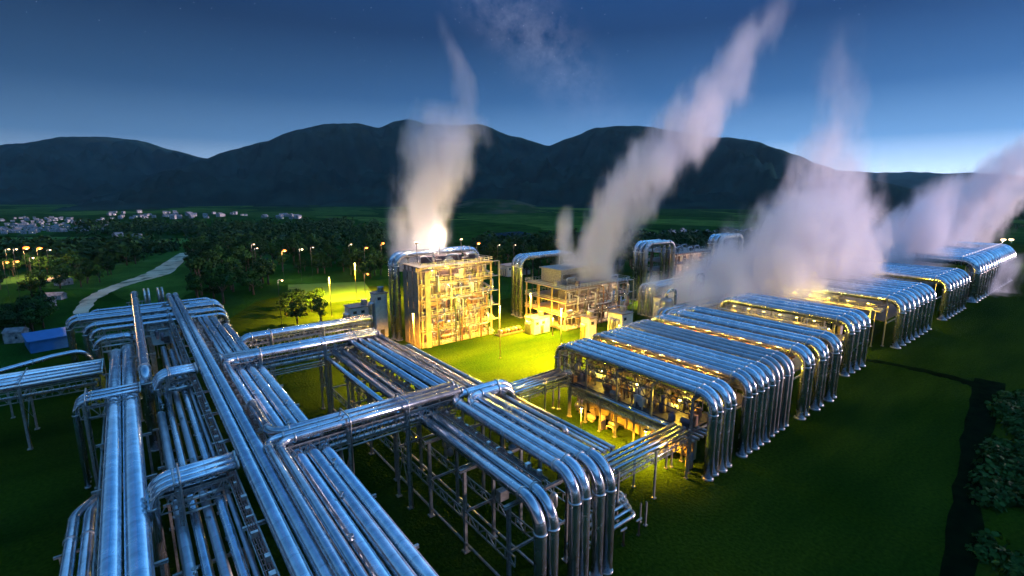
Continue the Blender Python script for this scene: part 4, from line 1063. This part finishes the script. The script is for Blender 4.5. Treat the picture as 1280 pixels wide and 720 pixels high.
# ================================================================== STEAM
def steam_mat(name, rings, H_, rmax, amp, dens, seed, z0):
    """rings: (h01, cx, cy, r, d) in metres relative to the base"""
    m = bpy.data.materials.new(name); m.use_nodes = True; nt = m.node_tree; nt.nodes.clear()
    out = N(nt, 'ShaderNodeOutputMaterial'); pv = N(nt, 'ShaderNodeVolumePrincipled')
    pv.inputs['Color'].default_value = (1, .96, .975, 1); pv.inputs['Anisotropy'].default_value = 0.0
    nt.links.new(pv.outputs[0], out.inputs['Volume'])
    tc = N(nt, 'ShaderNodeTexCoord')
    def noise3(scale, det, zs, off, rough=.55):
        mp = N(nt, 'ShaderNodeMapping'); mp.inputs['Scale'].default_value = (1, 1, zs); mp.inputs['Location'].default_value = (seed * 13.1 + off, seed * 7.7, seed * 3.1 + off)
        nt.links.new(tc.outputs['Object'], mp.inputs[0])
        n = N(nt, 'ShaderNodeTexNoise'); n.inputs['Scale'].default_value = scale; n.inputs['Detail'].default_value = det; n.inputs['Roughness'].default_value = rough
        nt.links.new(mp.outputs[0], n.inputs['Vector']); return n
    n1 = noise3(.085, 3, .55, 0)
    sub = N(nt, 'ShaderNodeVectorMath', operation='SUBTRACT'); sub.inputs[1].default_value = (.5, .5, .5); nt.links.new(n1.outputs['Color'], sub.inputs[0])
    scl = N(nt, 'ShaderNodeVectorMath', operation='SCALE'); scl.inputs['Scale'].default_value = amp; nt.links.new(sub.outputs[0], scl.inputs[0])
    ad = N(nt, 'ShaderNodeVectorMath', operation='ADD'); nt.links.new(tc.outputs['Object'], ad.inputs[0]); nt.links.new(scl.outputs[0], ad.inputs[1])
    sp = N(nt, 'ShaderNodeSeparateXYZ'); nt.links.new(ad.outputs[0], sp.inputs[0])
    sz = N(nt, 'ShaderNodeSeparateXYZ'); nt.links.new(tc.outputs['Object'], sz.inputs[0])
    def mth(op, a, b=None, c=None):
        n = N(nt, 'ShaderNodeMath', operation=op)
        for i, v in enumerate((a, b, c)):
            if v is None: continue
            if isinstance(v, (int, float)): n.inputs[i].default_value = v
            else: nt.links.new(v, n.inputs[i])
        return n.outputs[0]
    h01 = mth('DIVIDE', sz.outputs['Z'], H_)
    ext = max(max(abs(r[1]), abs(r[2])) for r in rings) + 1
    rp = ramp(nt, h01, [(max(0, min(1, h)), (cx / ext / 2 + .5, cy / ext / 2 + .5, r / rmax, d)) for h, cx, cy, r, d in rings])
    sc = N(nt, 'ShaderNodeSeparateColor'); nt.links.new(rp.outputs['Color'], sc.inputs[0])
    cx = mth('MULTIPLY', mth('SUBTRACT', sc.outputs[0], .5), ext * 2); cy = mth('MULTIPLY', mth('SUBTRACT', sc.outputs[1], .5), ext * 2)
    r = mth('MULTIPLY', sc.outputs[2], rmax)
    dx = mth('SUBTRACT', sp.outputs['X'], cx); dy = mth('SUBTRACT', sp.outputs['Y'], cy)
    dist = mth('SQRT', mth('ADD', mth('MULTIPLY', dx, dx), mth('MULTIPLY', dy, dy)))
    base = mth('SUBTRACT', 1.0, mth('DIVIDE', dist, r))
    n2 = noise3(.15, 4, .42, 5, .55)
    v = mth('ADD', base, mth('MULTIPLY', mth('SUBTRACT', n2.outputs['Fac'], .52), 2.1))
    mr = N(nt, 'ShaderNodeMapRange'); mr.interpolation_type = 'SMOOTHSTEP'; mr.inputs['From Min'].default_value = .12; mr.inputs['From Max'].default_value = 1.1
    nt.links.new(v, mr.inputs['Value'])
    edge = N(nt, 'ShaderNodeMapRange'); edge.interpolation_type = 'SMOOTHSTEP'; edge.inputs['From Min'].default_value = -.05; edge.inputs['From Max'].default_value = .35; nt.links.new(base, edge.inputs['Value'])
    d = mth('MULTIPLY', mth('MULTIPLY', mr.outputs[0], edge.outputs[0]), mth('MULTIPLY', rp.outputs['Alpha'], dens))
    nt.links.new(d, pv.inputs['Density'])
    m.cycles.volume_step_rate = 1.0
    return m

def steam(label, pts, d, dens, seed, amp=7.0, group='steam plumes rising from the plant', flat=1.0):
    """pts: (px, py, radius px, density factor) from the base up, all at view depth d"""
    W = [(ray(px, py, d), rp * d / F, k) for px, py, rp, k in pts]
    base = W[0][0].copy(); H_ = W[-1][0].z - base.z
    rings = [((w.z - base.z) / H_, w.x - base.x, w.y - base.y, r, k) for w, r, k in W]
    rmax = max(r[3] for r in rings) * 1.01
    mat = steam_mat('steam', rings, H_, rmax, amp, dens, seed, base.z)
    m = MB(); seg = 18; n = 22; W_ = []
    for i in range(n + 1):
        h = i / n; a = rings[0]
        for q, s in zip(rings, rings[1:]):
            if q[0] <= h <= s[0] + 1e-6:
                t = (h - q[0]) / max(1e-6, s[0] - q[0]); a = [q[k] + (s[k] - q[k]) * t for k in range(5)]; break
        for k in range(seg):
            th = 2 * PI * k / seg; rr_ = a[3] * 1.12 + amp * .3
            m.v.append((a[1] + rr_ * math.cos(th), a[2] + rr_ * math.sin(th), h * H_))
    for i in range(n):
        for k in range(seg):
            k2 = (k + 1) % seg; m.face([i * seg + k, i * seg + k2, (i + 1) * seg + k2, (i + 1) * seg + k], True)
    m.face(list(range(seg))[::-1]); m.face([n * seg + k for k in range(seg)])
    o = m.build('steam_plume', mat); o.location = base
    tag(o, label, 'steam', group); return o
STEAM = True
if STEAM:
    steam('warm glowing steam plume rising behind the tall beige building', [(522, 330, 46, 1), (524, 300, 52, 1), (528, 260, 50, .8), (545, 215, 62, .6), (555, 180, 66, .5), (556, 150, 54, .35), (556, 125, 40, .0)], 141, .5, 1)
    steam('thin pink wisp curling above the tall beige building', [(566, 175, 22, .0), (578, 150, 26, .55), (584, 125, 24, .7), (578, 95, 22, .7), (565, 65, 18, .6), (552, 35, 14, .4), (544, 12, 9, .0)], 143, .10, 2, 5)
    steam('slim wisp rising at the left side of the first plume', [(512, 215, 18, .0), (512, 190, 20, .8), (514, 160, 16, .8), (518, 135, 11, .5), (520, 120, 8, .0)], 143, .25, 3, 3)
    steam('broad slanting steam plume leaning right above the lower steaming building', [(730, 368, 44, 1), (735, 340, 52, 1), (752, 300, 52, .85), (780, 250, 56, .7), (815, 210, 66, .55), (850, 170, 68, .4), (885, 120, 60, .24), (920, 75, 48, .15), (950, 35, 42, .09), (985, -12, 34, .0)], 158, .55, 4, 9)
    steam('short ragged puff left of the broad slanting plume', [(712, 335, 22, 1), (706, 305, 22, .8), (704, 280, 18, .5), (712, 255, 12, .0)], 157, .4, 5, 4)
    steam('thick low bank of steam over the middle hairpin blocks', [(880, 414, 80, .4), (885, 392, 110, .8), (910, 365, 135, 1), (945, 335, 125, .9), (985, 300, 100, .7), (1005, 265, 80, .5), (1015, 235, 64, .0)], 150, .38, 6, 12)
    steam('wide rising column of steam above the low bank', [(1010, 395, 70, .6), (1018, 350, 96, 1), (1030, 300, 94, .8), (1035, 250, 74, .55), (1038, 200, 56, .28), (1044, 150, 42, .10), (1048, 90, 36, .05), (1050, 20, 30, .0)], 168, .48, 7, 12)
    steam('slanting steam plume right of the wide column', [(1095, 352, 66, .8), (1112, 320, 70, 1), (1145, 280, 60, .8), (1175, 245, 44, .45), (1200, 215, 30, .0)], 200, .42, 8, 10)
    steam('steam plume drifting out of the right edge of the picture', [(1130, 335, 50, .8), (1160, 300, 54, 1), (1205, 255, 54, .75), (1255, 212, 52, .5), (1310, 170, 44, .3), (1350, 140, 34, .0)], 230, .40, 9, 12)
    steam('low steam plume rising over the farthest hairpin block', [(1195, 318, 34, .7), (1215, 290, 36, 1), (1250, 255, 34, .8), (1290, 225, 34, .5), (1330, 195, 26, .0)], 250, .35, 10, 9)
    steam('ground-hugging steam before the farthest hairpins', [(1195, 400, 50, .5), (1205, 380, 56, 1), (1228, 352, 46, .9), (1258, 330, 30, .7), (1275, 315, 20, .0)], 205, .2, 11, 8)

# ================================================================== HAZE
HAZE = True
if HAZE:
    m = bpy.data.materials.new('haze'); m.use_nodes = True; nt = m.node_tree; nt.nodes.clear()
    o_ = N(nt, 'ShaderNodeOutputMaterial'); pv = N(nt, 'ShaderNodeVolumePrincipled'); nt.links.new(pv.outputs[0], o_.inputs['Volume'])
    pv.inputs['Color'].default_value = (.28, .72, 1, 1); pv.inputs['Density'].default_value = .000025; pv.inputs['Anisotropy'].default_value = 0
    b = MB(); b.box((0, 0, 450 - 10), (29500, 29500, 920)); hz = b.build('haze', m); hz['kind'] = 'stuff'; hz['label'] = 'thin blue evening haze filling the valley'; hz['category'] = 'haze'

# ================================================================== WORLD AND SUN
SUN_EL = R(2.4); sun_dir = Vector((.90, -.44, 0)).normalized()
w = bpy.data.worlds.new('World'); scene.world = w; w.use_nodes = True; nt = w.node_tree; nt.nodes.clear()
out = N(nt, 'ShaderNodeOutputWorld'); bg = N(nt, 'ShaderNodeBackground'); bg.inputs['Strength'].default_value = .08; nt.links.new(bg.outputs[0], out.inputs[0])
sky = N(nt, 'ShaderNodeTexSky', sky_type='NISHITA'); sky.sun_disc = False; sky.sun_elevation = R(1.0); sky.sun_rotation = math.atan2(sun_dir.x, sun_dir.y)
tc = N(nt, 'ShaderNodeTexCoord'); sp = N(nt, 'ShaderNodeSeparateXYZ'); nt.links.new(tc.outputs['Generated'], sp.inputs[0])
dusk = ramp(nt, sp.outputs['Z'], [(0.0, (.66, .76, .90)), (.035, (.40, .54, .75)), (.09, (.085, .19, .38)), (.17, (.022, .075, .20)), (.28, (.005, .024, .090)), (.40, (.006, .035, .13)), (.50, (.05, .22, .50)), (.58, (.24, .60, 1.15)), (.68, (.10, .36, .80)), (1, (.015, .12, .40))])  # bright band high overhead, out of view, added for blue streaks on the pipes
# brighter towards the sunset side
vd = N(nt, 'ShaderNodeVectorMath', operation='DOT_PRODUCT'); vd.inputs[1].default_value = tuple(sun_dir); nt.links.new(tc.outputs['Generated'], vd.inputs[0])
side = N(nt, 'ShaderNodeMapRange'); side.inputs['From Min'].default_value = -.75; side.inputs['From Max'].default_value = .95; side.inputs['To Min'].default_value = .55; side.inputs['To Max'].default_value = 2.0; nt.links.new(vd.outputs['Value'], side.inputs['Value'])
s1 = N(nt, 'ShaderNodeVectorMath', operation='SCALE'); nt.links.new(dusk.outputs[0], s1.inputs[0]); nt.links.new(side.outputs[0], s1.inputs['Scale'])
s10 = N(nt, 'ShaderNodeVectorMath', operation='SCALE'); s10.inputs['Scale'].default_value = 10; nt.links.new(s1.outputs[0], s10.inputs[0])
sk = N(nt, 'ShaderNodeVectorMath', operation='SCALE'); sk.inputs['Scale'].default_value = .05; nt.links.new(sky.outputs[0], sk.inputs[0])
sm = N(nt, 'ShaderNodeVectorMath', operation='ADD'); nt.links.new(s10.outputs[0], sm.inputs[0]); nt.links.new(sk.outputs[0], sm.inputs[1])
# stars, thicker in the milky way band
vo = N(nt, 'ShaderNodeTexVoronoi'); vo.inputs['Scale'].default_value = 170; nt.links.new(tc.outputs['Generated'], vo.inputs['Vector'])
st = ramp(nt, vo.outputs['Distance'], [(0, (1, 1, 1)), (.10, (0, 0, 0))])
cs = N(nt, 'ShaderNodeSeparateColor'); nt.links.new(vo.outputs['Color'], cs.inputs[0])
pa = (ray(628, 0, 1) - Vector((0, 0, H))).normalized(); pb = (ray(742, 140, 1) - Vector((0, 0, H))).normalized(); nb_ = pa.cross(pb).normalized()
bd = N(nt, 'ShaderNodeVectorMath', operation='DOT_PRODUCT'); bd.inputs[1].default_value = tuple(nb_); nt.links.new(tc.outputs['Generated'], bd.inputs[0])
ab = N(nt, 'ShaderNodeMath', operation='ABSOLUTE'); nt.links.new(bd.outputs['Value'], ab.inputs[0])
band = N(nt, 'ShaderNodeMapRange'); band.interpolation_type = 'SMOOTHSTEP'; band.inputs['From Min'].default_value = 0.0; band.inputs['From Max'].default_value = .10; band.inputs['To Min'].default_value = 1; band.inputs['To Max'].default_value = .0; nt.links.new(ab.outputs[0], band.inputs['Value'])
mn = N(nt, 'ShaderNodeTexNoise'); mn.inputs['Scale'].default_value = 22; mn.inputs['Detail'].default_value = 9; mn.inputs['Roughness'].default_value = .7; nt.links.new(tc.outputs['Generated'], mn.inputs['Vector'])
mw = N(nt, 'ShaderNodeMath', operation='MULTIPLY'); nt.links.new(band.outputs[0], mw.inputs[0])
mr_ = ramp(nt, mn.outputs['Fac'], [(.35, (0, 0, 0)), (.75, (1, 1, 1))]); nt.links.new(mr_.outputs[0], mw.inputs[1])
sth = N(nt, 'ShaderNodeMath', operation='MULTIPLY'); nt.links.new(st.outputs[0], sth.inputs[0])
keep = N(nt, 'ShaderNodeMath', operation='GREATER_THAN'); nt.links.new(cs.outputs[0], keep.inputs[0])
th = N(nt, 'ShaderNodeMapRange'); th.inputs['To Min'].default_value = .86; th.inputs['To Max'].default_value = .35; nt.links.new(mw.outputs[0], th.inputs['Value']); nt.links.new(th.outputs[0], keep.inputs[1])
nt.links.new(keep.outputs[0], sth.inputs[1])
fadez = N(nt, 'ShaderNodeMapRange'); fadez.inputs['From Min'].default_value = .07; fadez.inputs['From Max'].default_value = .3; nt.links.new(sp.outputs['Z'], fadez.inputs['Value'])
s2 = N(nt, 'ShaderNodeMath', operation='MULTIPLY'); nt.links.new(sth.outputs[0], s2.inputs[0]); nt.links.new(fadez.outputs[0], s2.inputs[1])
mwf = N(nt, 'ShaderNodeMath', operation='MULTIPLY'); nt.links.new(mw.outputs[0], mwf.inputs[0]); nt.links.new(fadez.outputs[0], mwf.inputs[1])
c1 = N(nt, 'ShaderNodeVectorMath', operation='SCALE'); c1.inputs[0].default_value = (9, 10, 12); nt.links.new(s2.outputs[0], c1.inputs['Scale'])
c2 = N(nt, 'ShaderNodeVectorMath', operation='SCALE'); c2.inputs[0].default_value = (1.3, 1.3, 1.7); nt.links.new(mwf.outputs[0], c2.inputs['Scale'])
a1 = N(nt, 'ShaderNodeVectorMath', operation='ADD'); a2 = N(nt, 'ShaderNodeVectorMath', operation='ADD')
nt.links.new(sm.outputs[0], a1.inputs[0]); nt.links.new(c1.outputs[0], a1.inputs[1]); nt.links.new(a1.outputs[0], a2.inputs[0]); nt.links.new(c2.outputs[0], a2.inputs[1])
nt.links.new(a2.outputs[0], bg.inputs['Color'])
sl = bpy.data.lights.new('sun', 'SUN'); sl.energy = 5.0; sl.color = (1, .73, .77); sl.angle = R(3)
so = bpy.data.objects.new('sun', sl); col.objects.link(so)
sd = Vector((sun_dir.x * math.cos(SUN_EL), sun_dir.y * math.cos(SUN_EL), math.sin(SUN_EL)))
so.rotation_euler = sd.to_track_quat('Z', 'Y').to_euler()

# helper properties are not part of the record
for o in bpy.data.objects:
    if '_o' in o: del o['_o']
scene.view_settings.view_transform = 'Standard'; scene.view_settings.look = 'None'; scene.view_settings.exposure = 0.5; scene.view_settings.gamma = 1
scene.render.engine = 'CYCLES'
cy = scene.cycles
cy.use_denoising = True; cy.max_bounces = 8; cy.diffuse_bounces = 2; cy.glossy_bounces = 3; cy.transmission_bounces = 1; cy.volume_bounces = 6; cy.transparent_max_bounces = 8
cy.volume_step_rate = .45; cy.volume_max_steps = 256; cy.sample_clamp_indirect = 4; cy.caustics_reflective = False; cy.caustics_refractive = False; cy.use_light_tree = True
try: cy.use_adaptive_sampling = True; cy.adaptive_threshold = .045
except Exception: pass
